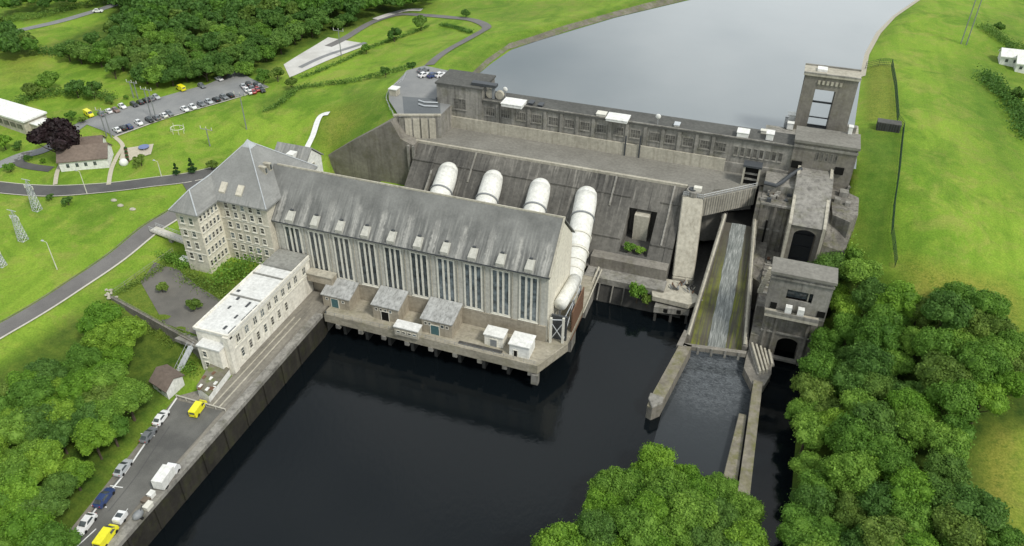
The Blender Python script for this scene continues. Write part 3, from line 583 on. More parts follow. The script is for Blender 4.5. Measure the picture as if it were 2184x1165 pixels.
mb = MB(); mb.add([(-81.8,6.8,38.6),(-78.2,6.8,38.6),(-78.2,10.4,38.6),(-81.8,10.4,38.6),(-80,8.6,41.2)], [(0,1,4),(1,2,4),(2,3,4),(3,0,4),(3,2,1,0)]); mb.build('roof_cap', MAT['galv'], t)
for x in (-81.5, -79.2, -76.9, -74.6, -72.3):
    for j, z in enumerate((28.3, 25.9, 22.8, 19.6, 16.5, 13.8)): window(t, 'window', (x, -2.0, z), 0.95, 1.5, '-y', ('trim', 'glass'), 1, 2, 0.16, 0.14)
for i in range(5):
    for z in (27.9, 24.9, 21.7, 18.4, 15.2): window(t, 'window', (-83.8, -8.9+1.42*i, z), 0.72, 1.45, '+x', ('trim', 'glass_warm'), 1, 2, 0.14, 0.14)
for x in (-88.4, -85.9):
    for z in (27.2, 23.7, 20.3, 16.9): window(t, 'window', (x, -9.85, z), 1.0, 1.7, '-y', ('trim', 'glass'), 1, 2, 0.14, 0.14)
for z in (24.4, 18.0):
    for q in ((-83.7,-70.1,-2.12,-2.005,z-.12,z+.12),(-90.05,-83.66,-9.98,-9.86,z-.1,z+.1)): mb = MB(); mb.box(*q); mb.build('string_course', MAT['trim'], t)
for x in (-82.3, -77.6):   # pale roof vents at the eave
    d = MB(); d.add([(x-0.8,-1.6,30.7),(x+0.8,-1.6,30.7),(x+0.8,0.6,32.8),(x-0.8,0.6,32.8),(x-0.8,-1.7,31.6),(x+0.8,-1.7,31.6),(x+0.8,0.2,33.3),(x-0.8,0.2,33.3)], [(3,2,1,0),(4,5,6,7),(0,1,5,4),(1,2,6,5),(2,3,7,6),(3,0,4,7)]); d.build('roof_vent', MAT['render_office'], t)
for y in (5.4, 7.4):
    d = MB(); d.box(-75.6, -73.7, y-0.45, y+0.45, 33.8, 36.3); dn = d.build('dormer', MAT['conc_pale'], t); g_ = MB(); g_.box(-73.69, -73.62, y-0.3, y+0.3, 34.7, 36.0); g_.build('pane', MAT['glass'], dn)

# back store with white gable
t = thing('store_building', 'small slate roofed store with white gable behind the office block', 'building', (-84, 33, 17))
mb = MB(); mb.profx([(28,12),(37,12),(37,23.6),(32.5,27.4),(28,23.6)], -89, -79.0); mb.build('wall', MAT['white'], t)
mb = MB(); mb.profx([(27.3,23.2),(32.5,27.6),(32.5,28.0),(27.3,23.6)], -89.5, -78.6); mb.profx([(37.7,23.2),(32.503,27.6),(32.503,28.0),(37.7,23.6)], -89.5, -78.6); mb.build('roof', MAT['slate2'], t)
mb = MB(); mb.box(-84.6, -82.4, 28.6, 31, 24.8, 26.9); mb.build('rooflight', MAT['white'], t)
window(t, 'window', (-79.0, 32.5, 22.5), 1.2, 1.5, '+x', ('trim', 'glass'), 2, 2)
mb = MB(); mb.prism([(-79,20),(-71,20),(-71,29),(-79,29)], 8, 22.5); mb.box(-79.4, -70.6, 19.7, 29.3, 22.5, 22.8); mb.build('lean_to', MAT['conc_pale'], t)

# footbridge from the road into the office wing
t = thing('footbridge', 'narrow pale concrete footbridge from the road to the office wing', 'footbridge', (-100, -3, 14))
a, b = at(326, 487, 15.2), at(400, 514, 15.0); mb = MB(); d_ = Vector((b[0]-a[0], b[1]-a[1], 0)).normalized(); n_ = Vector((-d_.y, d_.x, 0))*1.1
A, B = Vector(a), Vector(b); mb.hexa([A-n_-Vector((0,0,.5)), B-n_-Vector((0,0,.5)), B+n_-Vector((0,0,.5)), A+n_-Vector((0,0,.5))], [A-n_, B-n_, B+n_, A+n_]); mb.build('deck', MAT['kerb'], t)
for s in (-1, 1):
    mb = MB(); o_ = n_*s*0.95
    for i in range(9): p = A.lerp(B, i/8)+o_; mb.bar(p, p+Vector((0,0,1.1)), 0.08)
    mb.bar(A+o_+Vector((0,0,1.1)), B+o_+Vector((0,0,1.1)), 0.08); mb.bar(A+o_+Vector((0,0,.6)), B+o_+Vector((0,0,.6)), 0.06); mb.build('railing', MAT['galv'], t)
mb = MB(); c_ = A.lerp(B, 0.55); mb.box(c_.x-.5, c_.x+.5, c_.y-1, c_.y+1, 9, 14.5); mb.build('pier', MAT['conc'], t)
t = thing('entrance_canopy', 'small white canopy over the lower door of the office wing', 'canopy', (-92, -8, 12.4))
mb = MB(); mb.box(-94.2, -90.05, -9.0, -7.0, 13.5, 13.8); mb.build('roof', MAT['white'], t); mb = MB(); mb.box(-94, -93.8, -8.8, -8.6, 10, 13.5); mb.box(-94, -93.8, -7.4, -7.2, 10, 13.5); mb.build('post', MAT['metal'], t)

# ================================================================== annex beside the quay
t = thing('switch_annex', 'long two storey cream annex with flat white roof along the quay', 'building', (-66, -17, 7))
X0, X1, Y0, Y1 = -69.9, -61.4, -33.0, -0.6
mb = MB(); mb.box(X0, X1, Y0, Y1, 3, 16.6); mb.build('wall', MAT['render_annex'], t)
mb = MB(); mb.box(X0-.25, X1+.25, Y0-.25, Y1, 16.605, 16.95); mb.build('roof', MAT['felt_white'], t)
mb = MB(); mb.box(X0+.3, X1-.1, -7.6, Y1-.1, 16.954, 17.5); mb.build('upper_roof', MAT['felt_grey'], t)
for y in (-20.2, -11.2): mb = MB(); mb.box(X0, X1, y-.2, y+.2, 16.953, 17.2); mb.build('roof_joint', MAT['felt_grey'], t)
mb = MB(); mb.box(X0-.3, X0+.05, Y0-.3, -8, 16.953, 17.35); mb.box(X1-.05, X1+.3, Y0-.3, Y1, 16.953, 17.35); mb.box(X0+.06, X1-.06, Y0-.3, Y0+.05, 16.955, 17.345); mb.build('parapet', MAT['render_annex'], t)
mb = MB(); mb.box(X1+.003, X1+.22, Y0, Y1, 12.4, 12.75); mb.box(X1+.003, X1+.30, Y0, Y1, 16.0, 16.5); mb.build('string_course', MAT['trim'], t)
for px, py in ((495,625),(565,555),(635,485),(697,430),(752,370),(808,310),(865,255),(918,205),(970,155),(1040,85)):
    p = atX(380+px*.2574, 560+py*.2574, X1); window(t, 'window', (X1, p[1], 14.5), 1.15, 1.9, '+x', ('trim', 'glass'), 2, 2, 0.15)
for px, py in ((905,420),(840,455),(785,510),(727,570),(668,630),(605,690),(540,760)):
    p = atX(380+px*.2574, 560+py*.2574, X1); window(t, 'window', (X1, p[1], 10.1), 0.95, 2.2, '+x', ('trim', 'glass_warm'), 1, 3, 0.15)
mb = MB(); mb.box(-68.2, -62.6, -35.4, -33.004, 5, 14.2); pw = mb.build('porch', MAT['render_annex'], t)
mb = MB(); mb.box(-68.4, -62.4, -35.6, -33.003, 14.2, 14.55); mb.build('porch_roof', MAT['felt_white'], t)
for z in (12.4, 9.3): window(t, 'window', (-66.6, -35.4, z), 0.9, 1.5, '-y', ('trim', 'glass'), 1, 2, 0.15)
mb = MB(); mb.box(-62.5, -61.1, -33.8, -32.2, 5, 16.9); mb.build('pilaster', MAT['render_annex'], t)
for i, (px, py, w, l) in enumerate(((390,540,.5,1.2),(450,560,.5,2.6),(545,465,.4,1.5),(595,420,.6,2.2),(580,350,.5,1.8),(480,450,.4,1.2),(495,300,.6,.9),(640,372,.4,1.5),(425,372,.4,1.0),(500,235,.7,.7))):
    p = at(380+px*.2574, 560+py*.2574, 17.0); mb = MB(); mb.box(p[0]-w/2, p[0]+w/2, p[1]-l/2, p[1]+l/2, 16.955, 17.12); mb.build('roof_patch', MAT['metal_dark'], t)
t = thing('link_passage', 'short raised passage joining the white annex to the turbine hall', 'passage', (-57.5, -1, 7))
mb = MB(); mb.box(-61.1, -54.2, -2.8, -0.4, 11.2, 13.4); mb.build('wall', MAT['render_base'], t); mb = MB(); mb.box(-61.1, -54, -3.0, -0.4, 13.4, 13.65); mb.build('roof', MAT['conc_pale'], t)

# ================================================================== quay, dock and the sheds on it
mb = MB(); mb.prism([(-68.8,-44),(-62,-37.6),(-61.5,-36),(-61.5,-1),(-54.6,-1),(-54.6,-190),(-64,-190),(-63.5,-100),(-64.5,-78)], -4, 6.9)
struct(mb.build('quay', MAT['quaydeck']), 'concrete quay along the tailrace', 'quay')
t = thing('quay_wall', 'stained concrete quay wall and coping above the dark water', 'wall', (-54.6, -70, 0))
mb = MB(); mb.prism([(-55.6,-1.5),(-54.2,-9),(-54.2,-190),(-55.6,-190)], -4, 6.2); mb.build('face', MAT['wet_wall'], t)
mb = MB(); mb.prism([(-55.8,-9),(-53.9,-9),(-53.9,-190),(-55.8,-190)], 6.3, 7.25); mb.build('coping', MAT['conc'], t)
for y in np.arange(-20, -120, -7.0): mb = MB(); mb.box(-54.19, -53.8, y-.3, y+.3, 0.5, 6.2); mb.build('fender', MAT['wet_wall'], t)
drape('quay_road', [(-68.3,-45),(-57.0,-44.4),(-56.5,-100),(-56.5,-185),(-63.3,-185),(-63.0,-100),(-63.3,-78),(-65.6,-59)], MAT['asph_quay'], flat=6.98)
drape('quay_track', [(-61.4,-36),(-57.2,-44),(-56.6,-44),(-56.6,-10),(-61.3,-10)], MAT['quaydeck'], flat=6.975)
for x in (-59.8, -58.2): ribbon('rail', [(x, -44), (x, -25), (x, -12)], 0.35, MAT['conc_pale'], flat=7.0)
L_ = [at(x, y, 7)[:2] for x, y in ((377,849),(338,905),(300,960),(262,1015),(205,1085),(150,1165))]
ribbon('kerb_line', smooth_line(L_), 0.35, MAT['whiteline'], flat=7.0); ribbon('kerb_line', smooth_line([q+np.array((2.5,0.3)) for q in L_[1:5]]), 0.25, MAT['asph_dark'], flat=6.995)
for (x, y), (x2, y2) in (((235,1036),(262,1040)),((165,1165),(205,1128)),((330,930),(300,925)),((195,1078),(228,1082))):
    ribbon('bay_line', [at(x, y, 7)[:2], at(x2, y2, 7)[:2]], 0.22, MAT['whiteline'], flat=7.005)
t = thing('quay_barrier', 'low pale barrier rail across the quay road by the annex', 'barrier', (-62, -44, 7))
a, b = Vector(at(377,849,7)), Vector(at(482,879,7)); mb = MB(); mb.bar(a+Vector((0,0,.9)), b+Vector((0,0,.9)), 0.22); mb.build('rail', MAT['kerb'], t)
for i in range(6): p = a.lerp(b, i/5); mb = MB(); mb.bar(p, p+Vector((0,0,.9)), 0.2); mb.build('post', MAT['kerb'], t)

t = thing('loading_dock', 'stained concrete dock on piers along the front of the turbine hall', 'dock', (-25, -5, 0))
mb = MB(); mb.prism([(-54.0,-7.2),(-53,-8.6),(0.2,-9.0),(4.6,0.5),(4.8,12),(4.4,29),(0.01,29),(0.01,-0.37),(-54,-0.37)], 5.9, 7.0); mb.build('slab', MAT['dock'], t)
mb = MB(); mb.prism([(-53.6,-8.9),(0.6,-9.3),(0.35,-9.0),(-53.3,-8.62)], 5.0, 7.35); mb.hexa([(0.35,-9.15,5.0),(0.7,-9.3,5.0),(5.0,0.5,5.0),(4.65,0.5,5.0)], [(0.35,-9.15,7.35),(0.7,-9.3,7.35),(5.0,0.5,7.35),(4.65,0.5,7.35)]); mb.build('edge_beam', MAT['dock'], t)
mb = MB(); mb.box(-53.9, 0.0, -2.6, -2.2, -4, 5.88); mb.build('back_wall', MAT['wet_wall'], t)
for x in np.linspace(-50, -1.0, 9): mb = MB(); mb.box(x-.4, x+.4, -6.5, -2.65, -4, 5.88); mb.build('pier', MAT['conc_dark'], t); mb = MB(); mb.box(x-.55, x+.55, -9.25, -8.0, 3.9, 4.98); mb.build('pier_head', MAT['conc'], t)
for q in ((3.2,4.4,6,10,-4,5.88),(3.0,4.2,20,28,-4,5.88),(-0.6,1.0,-9.6,-8.2,1.8,4.6)): mb = MB(); mb.box(*q); mb.build('pier', MAT['conc'], t)
mb = MB()
for x in np.arange(-53, 0.4, 2.4): mb.bar((x,-8.95,7.3), (x,-8.95,8.35), 0.07)
mb.bar((-53,-8.95,8.35), (0.4,-9.1,8.35), 0.07); mb.bar((-53,-8.95,7.85), (0.4,-9.1,7.85), 0.06); mb.build('railing', MAT['metal'], t)
mb = MB(); mb.box(-19, -8.4, -7.8, -6.9, 7.0, 7.25); mb.build('channel', MAT['conc_dark'], t)
def shed(label, x0, x1, y0, y1, z1, wall, roofm, slope=0.0, door=None, win=(), ov=0.3, extra=None, cat='shed', name='dock_shed'):
    t = thing(name, label, cat, ((x0+x1)/2, (y0+y1)/2, 7.0))
    mb = MB(); mb.prism([(x0,y0),(x1,y0),(x1,y1),(x0,y1)], 6.9, [z1, z1, z1+slope, z1+slope]); mb.build('wall', MAT[wall], t)
    mb = MB(); mb.hexa([(x0-ov,y0-ov,z1+.01),(x1+ov,y0-ov,z1+.01),(x1+ov,y1+.0,z1+slope+.02),(x0-ov,y1+.0,z1+slope+.02)], [(x0-ov,y0-ov,z1+.25),(x1+ov,y0-ov,z1+.25),(x1+ov,y1,z1+slope+.26),(x0-ov,y1,z1+slope+.26)]); mb.build('roof', MAT[roofm], t)
    if door:
        dx, dw, dh, dm = door; mb = MB(); mb.box(x0+dx-dw/2, x0+dx+dw/2, y0-.06, y0+.02, 7.0, 7.0+dh); mb.build('door', MAT[dm], t)
        mb = MB(); mb.box(x0+dx-dw/2-.15, x0+dx-dw/2, y0-.12, y0, 7, 7.15+dh); mb.box(x0+dx+dw/2, x0+dx+dw/2+.15, y0-.12, y0, 7, 7.15+dh); mb.box(x0+dx-dw/2, x0+dx+dw/2, y0-.12, y0, 7+dh, 7.15+dh); mb.build('door_frame', MAT['trim'], t)
    for wx, wz, ww, wh in win: window(t, 'window', (x0+wx, y0, 7+wz), ww, wh, '-y', ('trim', 'glass_warm'), 1, 1, 0.1, 0.1, 0.04, False)
    return t
shed('blue grey roofed dock shed nearest the white annex', -55.7, -48.4, -5.4, -0.3, 10.2, 'render_base', 'shed_roof', 1.6, (3.3,1.9,2.6,'teal'), [(1.2,2.2,.6,.6),(5.6,2.2,.6,.6)])
shed('dock shed with dark open doorway behind the low hut', -41.8, -35.0, -5.8, -0.3, 11.0, 'render_base', 'shed_roof', 1.6, (3.2,1.9,2.6,'dark'), [(1.0,3.0,.6,.7),(2.2,3.0,.6,.7),(3.4,3.0,.6,.7),(4.7,3.0,.6,.7)])
shed('dock shed with teal doors and small white windows', -28.6, -21.0, -6.6, -0.3, 11.0, 'render_base', 'shed_roof', 1.6, (3.3,2.1,2.7,'teal'), [(1.0,2.9,.6,.7),(2.0,2.9,.6,.7),(5.2,2.9,.8,.8),(6.4,2.9,.6,.7)])
shed('smaller cream hut with pale roof and grey door on the dock', -13.2, -8.7, -5.9, -2.8, 10.0, 'render_annex', 'white', 0.15, (2.2,1.6,2.0,'metal'), [], 0.25, cat='hut', name='dock_hut')
shed('white hut with a dark doorway at the dock corner', -6.6, -1.9, -7.4, -3.0, 10.2, 'white', 'white', 0.15, (1.5,0.8,1.7,'dark'), [], 0.25, cat='hut', name='dock_hut')
shed('low pale hut with dark slots at the dock edge', -34.3, -28.3, -9.6, -7.3, 9.2, 'conc_pale', 'felt_white', 0.25, None, [(1.0,1.0,.8,.5),(2.4,1.0,.8,.5),(3.8,1.0,.8,.5),(5.1,1.0,.8,.5)], 0.2, cat='hut', name='dock_hut')

# trestle, duct and rails at the hall's end
t = thing('end_duct', 'short fat white duct on a steel trestle against the hall gable', 'duct', (2, 6, 7))
mb = MB(); mb.smooth = True; mb.tube([(1.5,17.5,13.2),(1.6,11,14.0),(1.6,7.0,14.6),(1.6,4.6,14.9)], [1.6,1.6,1.6,1.55], 20); mb.build('duct', MAT['white_pipe'], t)
for (x, y) in ((0.9,-0.2),(3.6,0.6),(0.6,8),(3.8,8),(3.8,14)): mb = MB(); mb.box(x-.25, x+.25, y-.25, y+.25, 6.99, 14.3); mb.build('leg', MAT['trim' if y < 1 else 'metal'], t)
mb = MB()
for a, b in (((0.9,-.2,8),(3.6,.6,13)),((3.6,.6,8),(0.9,-.2,13)),((3.7,.6,7.5),(3.8,8,13.5)),((3.8,8,7.5),(3.7,.6,13.5)),((0.9,-.2,13.8),(3.6,.6,13.8)),((3.6,.6,13.8),(3.8,14,13.8)),((3.8,8,7.3),(3.8,14,13.5))): mb.bar(a, b, 0.2)
mb.build('bracing', MAT['galv'], t)
mb = MB(); mb.hexa([(4.3,5,4.5),(4.6,5,4.5),(4.6,15,4.5),(4.3,15,4.5)], [(4.3,5,13),(4.6,5,13),(4.6,15,13.4),(4.3,15,13.4)]); mb.build('side_panel', MAT['rust'], t)
mb = MB(); mb.box(0.4, 4.2, 1.5, 2.0, 7.0, 13.9); mb.build('end_panel', MAT['metal_dark'], t)
t = thing('stop_log_beams', 'two long pale beams leaning beside the hall corner', 'beams', (6, 14, 6))
for (q0, q1, m_, w) in (((1240,652),(1277,570),'conc_pale',.5),((1243,668),(1283,575),'conc_pale',.35),((1268,575),(1288,508),'galv',.18)):
    mb = MB(); mb.bar(at(*q0, 5.2), at(*q1, 8.0 if w > .2 else 9.5), w); mb.build('beam', MAT[m_], t)

# ================================================================== penstocks
PX = [(-44.9,-42.0),(-31.3,-28.2),(-17.4,-14.2),(-4.2,-0.2)]
PL = ['white penstock pipe at the far end beside the grass patch', 'white penstock pipe second from the grass patch', 'white penstock pipe third from the grass patch', 'longest visible white penstock pipe passing the hall gable']
for i, (xa, xb) in enumerate(PX):
    A = Vector((xa, 48.2, 18.6)); B = Vector((xb, 19.5, 8.2)); t = thing('penstock_pipe', PL[i], 'pipe', ((xa+xb)/2, 36, 8), group='white penstock pipes between dam and turbine hall')
    mb = MB(); mb.smooth = True; pts = [A.lerp(B, s) for s in np.linspace(0, 1, 14)]; mb.tube(pts, [3.05]*8+[2.95,2.9,2.8,2.7,2.6,2.5], 28); mb.ball(A, 3.04, 3.04, 3.04, 24); mb.build('pipe', MAT['white_pipe'], t)
    for s, m_ in ((0.25,'galv'),(0.46,'trim'),(0.62,'trim'),(0.82,'trim')):
        if i < 3 and s > 0.4: continue
        c_ = A.lerp(B, s); dv = (B-A).normalized(); mb = MB(); mb.tube([c_-dv*.22, c_+dv*.22], 3.05+0.28-(0.4 if s > .7 else 0), 28); mb.build('collar', MAT[m_ if i == 3 and s > .4 else 'metal'], t)
    if i == 3:
        for s in (0.45, 0.60, 0.74): c_ = A.lerp(B, s); mb = MB(); mb.tube([c_-dv*.05, c_+dv*.05], 3.09, 28); mb.build('seam', MAT['trim'], t)
    if i == 0:
        mb = MB(); mb.hexa([(-50.4,50,10),(-49.9,50,10),(-47,30,6),(-47.6,30,6)], [(-50.4,50,20),(-49.9,50,20),(-47,30,12.5),(-47.6,30,12.5)]); mb.build('cradle_wall', MAT['conc'], t)

# ================================================================== dam body
t = thing('dam', 'dark stained sloping concrete dam face below a broad pale terrace', 'dam', (-10, 55, 0))
XL, XR = -56.4, 21.6
def fz(y): return 7+(y-33)*0.8213
mb = MB(); HX0, HX1 = 8.0, 15.5; ya, yb = 37.2, 47.0
n0 = atY(1340,478,41); 
for x0, x1, y0, y1 in ((XL,HX0,33,53.7),(HX1,XR,33,53.7),(HX0,HX1,33,ya),(HX0,HX1,yb,53.7)): mb.add([(x0,y0,fz(y0)),(x1,y0,fz(y0)),(x1,y1,fz(y1)),(x0,y1,fz(y1))], [(0,1,2,3)])
# recess in the face
za, zb_ = fz(ya), fz(yb); fl = za-0.6
mb.add([(HX0,ya,fl),(HX1,ya,fl),(HX1,yb+2.5,fl),(HX0,yb+2.5,fl),(HX0,ya,za),(HX1,ya,za),(HX1,yb+2.5,zb_+2.05),(HX0,yb+2.5,zb_+2.05),(HX0,yb,zb_),(HX1,yb,zb_)],
       [(0,1,2,3),(2,7,6)[:0] or (3,2,6,7),(0,3,7,8,4),(1,5,9,6,2),(0,4,5,1),(8,7,6,9)])
mb.add([(XL,33,-4),(XL,53.7,-4),(XL,53.7,24),(XL,33,7)], [(0,1,2,3)[::-1]]); mb.add([(XR,33,-4),(XR,53.7,-4),(XR,53.7,24),(XR,33,7)], [(0,1,2,3)])
mb.build('face', MAT['dam'], t)
mb = MB(); mb.prism([(-60,53.72),(22,53.72),(28,54.0),(40.6,61.5),(48,61.5),(48,75),(-60,75)], 8, 24.0); mb.build('terrace', MAT['terr'], t)
mb = MB(); mb.box(-57.6, 21.6, 53.3, 54.1, 23.3, 24.35); mb.build('terrace_kerb', MAT['conc_pale'], t)
for x in np.linspace(-50, 20, 8): mb = MB(); mb.hexa([(x-.35,33.5,fz(33.5)-.3),(x+.35,33.5,fz(33.5)-.3),(x+.35,53,fz(53)-.3),(x-.35,53,fz(53)-.3)],[(x-.35,33.5,fz(33.5)+.25),(x+.35,33.5,fz(33.5)+.25),(x+.35,53,fz(53)+.25),(x-.35,53,fz(53)+.25)]); mb.build('rib', MAT['dam'], t) if not (HX0-1 < x < HX1+1) and min(abs(x-q[0]) for q in PX) > 4 else None
for yy in (40.0, 49.3):
    for xa_, xb_ in ((XL, HX0-.3), (HX1+.3, XR)): mb = MB(); z_ = fz(yy); mb.box(xa_, xb_, yy-.35, yy+.3, z_-.5, z_+.22); mb.build('ledge', MAT['dam'], t)
for xx, y_ in ((-38.2, 46), (2.6, 46.5), (18.4, 40)): mb = MB(); mb.tube([(xx,53.2,fz(53.2)+.2),(xx,y_,fz(y_)+.2)], .3, 6); mb.build('drain_pipe', MAT['conc'], t)
mb = MB(); mb.box(HX0+1.8, HX1-1.8, yb-1.5, yb+2.2, fl, fl+7.5); mb.build('niche_block', MAT['conc_pale'], t)
mb = MB(); mb.box(1.5, 21.5, 33.2, 36.6, 5.9, 10.2); mb.build('plinth', MAT['conc_brown'], t)
mb = MB(); mb.box(1.2, 22, 28.6, 33.19, 5.4, 7.1); mb.build('toe_ledge', MAT['conc'], t); mb = MB(); mb.hexa([(1.2,27.6,-4),(27,27.6,-4),(27,33,-4),(1.2,33,-4)],[(1.2,29.0,5.39),(27,29.0,5.39),(27,33,5.39),(1.2,33,5.39)]); mb.build('toe_wall', MAT['conc_dark'], t)
for x in (5.5, 9.0, 12.0): mb = MB(); mb.bar((x,28.7,5.6),(x-.3,27.9,.6),.4); mb.build('toe_strut', MAT['conc'], t)
t = thing('wing_wall', 'stained grey retaining wall rising from the hall up to the dam plaza', 'wall', (-72, 52, 10))
mb = MB(); mb.profy([(-90,4),(-56.5,4),(-56.5,24.1),(-60.5,25.5),(-63.2,30.6),(-76,22.5),(-90,13)], 50.4, 54.5); mb.build('face', MAT['conc_brown'], t)
mb = MB(); mb.prism([(-63.4,53.2),(-51.1,57.8),(-51.1,67),(-63.4,67)], 8, 30.98); mb.build('plaza_wall', MAT['conc'], t)
mb = MB(); mb.prism([(-63.7,52.9),(-51.0,57.6),(-51.0,58.3),(-63.7,53.6)], 30.955, 31.5); mb.build('parapet', MAT['conc_pale'], t)
for i, s in enumerate((.03, .14, .3, .48, .66, .84)):
    x, y = -63.4+12.1*s, 53.2+4.6*s; w = .5 if i < 2 else .8; mb = MB(); mb.hexa([(x-w,y-.35-w*.38,8),(x+w,y-.35+w*.38,8),(x+w,y+w*.38+.3,8),(x-w,y-w*.38+.3,8)], [(x-w,y-.35-w*.38,30.2),(x+w,y-.35+w*.38,30.2),(x+w,y+w*.38+.3,30.2),(x-w,y-w*.38+.3,30.2)]); mb.build('buttress', MAT['conc' if i < 2 else 'conc_pale'], t)
for x in (-56.4, -58.0): mb = MB(); mb.box(x-.35, x+.35, 49.6, 50.38, 8, 24.1); mb.build('pilaster', MAT['conc'], t)
t = thing('grass_bank', 'narrow strip of long grass behind the hall roof', 'grass', (-60, 47, 10)); t['kind'] = 'stuff'
mb = MB(); mb.hexa([(-72,40,5),(-50.6,36,5),(-50.6,50.3,5),(-68,50.3,5)], [(-72,40,9.2),(-50.6,36,9.2),(-50.6,50.3,10.6),(-68,50.3,10.4)]); mb.build('turf', g.data.materials[0], t)

# ================================================================== intake gatehouse on the dam
t = thing('intake_gatehouse', 'long low grey gatehouse with a row of windows along the dam crest', 'gatehouse', (-5, 70, 24))
YF, YB = 66.5, 73.2
gx0 = atY(932,187,YF)[0]; gx1 = atY(1029,201,YF)[0]
mb = MB(); mb.box(gx1, 46, YF, YB, 20, 33.5); mb.build('wall', MAT['conc'], t)
mb = MB(); mb.box(gx0, gx1-.01, YF-.3, YB+3.5, 20, 37.0); mb.build('head_wall', MAT['conc'], t)
mb = MB(); mb.box(gx0-.3, gx1+.3, YF-.7, YB+3.8, 37.005, 37.5); mb.build('head_roof', MAT['felt_dark'], t)
mb = MB(); mb.box(gx1+.31, 46, YF-.5, YB+.5, 33.505, 34.0); mb.build('roof', MAT['felt_dark'], t)
mb = MB(); mb.box(gx1+.31, 46, YF-.55, YF-.2, 34.005, 34.3); mb.build('parapet', MAT['conc'], t)
bx_ = atY(1546,350,YF)[0]; mb = MB(); mb.box(gx0+.1, bx_, YF-.9, YF-.31, 24, 27.6); mb.build('base_band', MAT['conc_pale'], t)
mb = MB(); mb.box(bx_+.01, 46, YF-.7, YF-.02, 24, 26.8); mb.build('base_band', MAT['conc'], t)
wx = [(1046,239),(1078,244),(1112,249),(1145,254),(1180,259),(1215,265),(1248,267),(1283,275),(1320,275),(1355,284),(1397,292),(1429,299),(1467,303),(1504,307),(1537,312)]
xs = [atY(px, py, YF)[0] for px, py in wx]
for x in xs: window(t, 'window', (x, YF, 30.6), 2.6, 2.2, '-y', ('conc', 'glass_gate'), 4, 2, 0.2, 0.14)
for a, b in zip(xs[:-1], xs[1:]): mb = MB(); mb.box((a+b)/2-.45, (a+b)/2+.45, YF-.35, YF-.005, 27.6, 33.5); mb.build('pilaster', MAT['conc'], t)
p = atY(981,222,YF-.3); window(t, 'window', (p[0], YF-.3, p[2]), 3.6, 3.0, '-y', ('conc', 'glass_gate'), 3, 2, 0.25, 0.14)
for px in np.linspace(1570, 1668, 8):
    p = atY(px, 318, YF); window(t, 'window', (p[0], YF, 30.2), 0.9, 2.4, '-y', ('conc', 'glass_gate'), 1, 1, 0.12, 0.14)
for px, h in ((1334,8),(1365,9),(940,12)): x = atY(px, 320, YF)[0]; mb = MB(); mb.box(x-.2, x+.2, YF-1.2, YF-.91, 24, 24+h*.75); mb.build('downpipe', MAT['metal_dark'], t)
# roof clutter on the gatehouse: each its own thing
def roofbox(label, cat, px, py, z, w, d, h, mat, name, cap=None):
    p = at(px, py, z); t = thing(name, label, cat, (p[0], p[1], z))
    mb = MB(); mb.box(p[0]-w/2, p[0]+w/2, p[1]-d/2, p[1]+d/2, z, z+h); mb.build('housing', MAT[mat], t, bevel=0.08)
    mb = MB(); mb.box(p[0]-w/2-.12, p[0]+w/2+.12, p[1]-d/2-.12, p[1]+d/2+.12, z+h, z+h+.15); mb.build('lid', MAT[cap or mat], t)
    return t
roofbox('white cabin on the gatehouse roof nearest the plaza', 'cabin', 1096, 224, 34, 6.2, 4.6, 0.9, 'white', 'roof_cabin')
roofbox('white cabin on the middle of the gatehouse roof', 'cabin', 1318, 255, 34, 6.0, 4.4, 0.7, 'white', 'roof_cabin')
roofbox('small pale plant box left of the middle white cabin', 'plant box', 1283, 247, 34, 2.6, 2.2, 0.8, 'trim', 'plant_box')
roofbox('large white plant box toward the gate tower end of the roof', 'plant box', 1584, 290, 34, 3.0, 3.0, 1.4, 'white', 'plant_box')
roofbox('tall narrow white plant box next to the gate tower', 'plant box', 1641, 296, 34, 1.9, 2.6, 1.8, 'white', 'plant_box')
roofbox('small white plant box behind the tall narrow one', 'plant box', 1628, 284, 34, 1.4, 1.2, 0.8, 'trim', 'plant_box')
roofbox('little grey hatch box on the gatehouse roof', 'hatch', 1444, 268, 34, 1.4, 2.2, 0.5, 'trim', 'roof_hatch', 'galv')
roofbox('dark hatch just right of the first white cabin', 'hatch', 1134, 222, 34, 1.3, 2.2, 0.6, 'metal_dark', 'roof_hatch')
roofbox('second dark hatch along the roof from the first cabin', 'hatch', 1154, 226, 34, 1.3, 2.0, 0.5, 'metal_dark', 'roof_hatch')
for (px, py, lb) in ((1404,251,'white dish standing on the gatehouse roof'), (1078,193,'white dish on a pole behind the first cabin')):
    p = at(px, py, 36); t = thing('dish_aerial', lb, 'aerial', (p[0], min(p[1], 72.5), 34)); q = Vector((p[0], min(p[1], 72.5), 34))
    mb = MB(); mb.bar(q, q+Vector((0,0,2.4)), .12); mb.build('pole', MAT['galv'], t); mb = MB(); mb.smooth = True; mb.ball(q+Vector((0,-.2,2.4)), .75, .3, .75, 10); mb.build('dish', MAT['white'], t)
p = at(1055,210,34); t = thing('cable_drum', 'pair of pale round drums on the gatehouse roof beside the first cabin', 'drums', (p[0], p[1], 34))
for dx_ in (-1.3, 1.6): mb = MB(); mb.smooth = False; mb.tube([(p[0]+dx_,p[1]-.5,35.3),(p[0]+dx_,p[1]+.6,35.3)], 1.25, 14); mb.build('drum', MAT['conc_pale'], t)
t = thing('lift_crane', 'grey lifting frame at the plaza end of the gatehouse', 'crane', (-38, 77, 34))
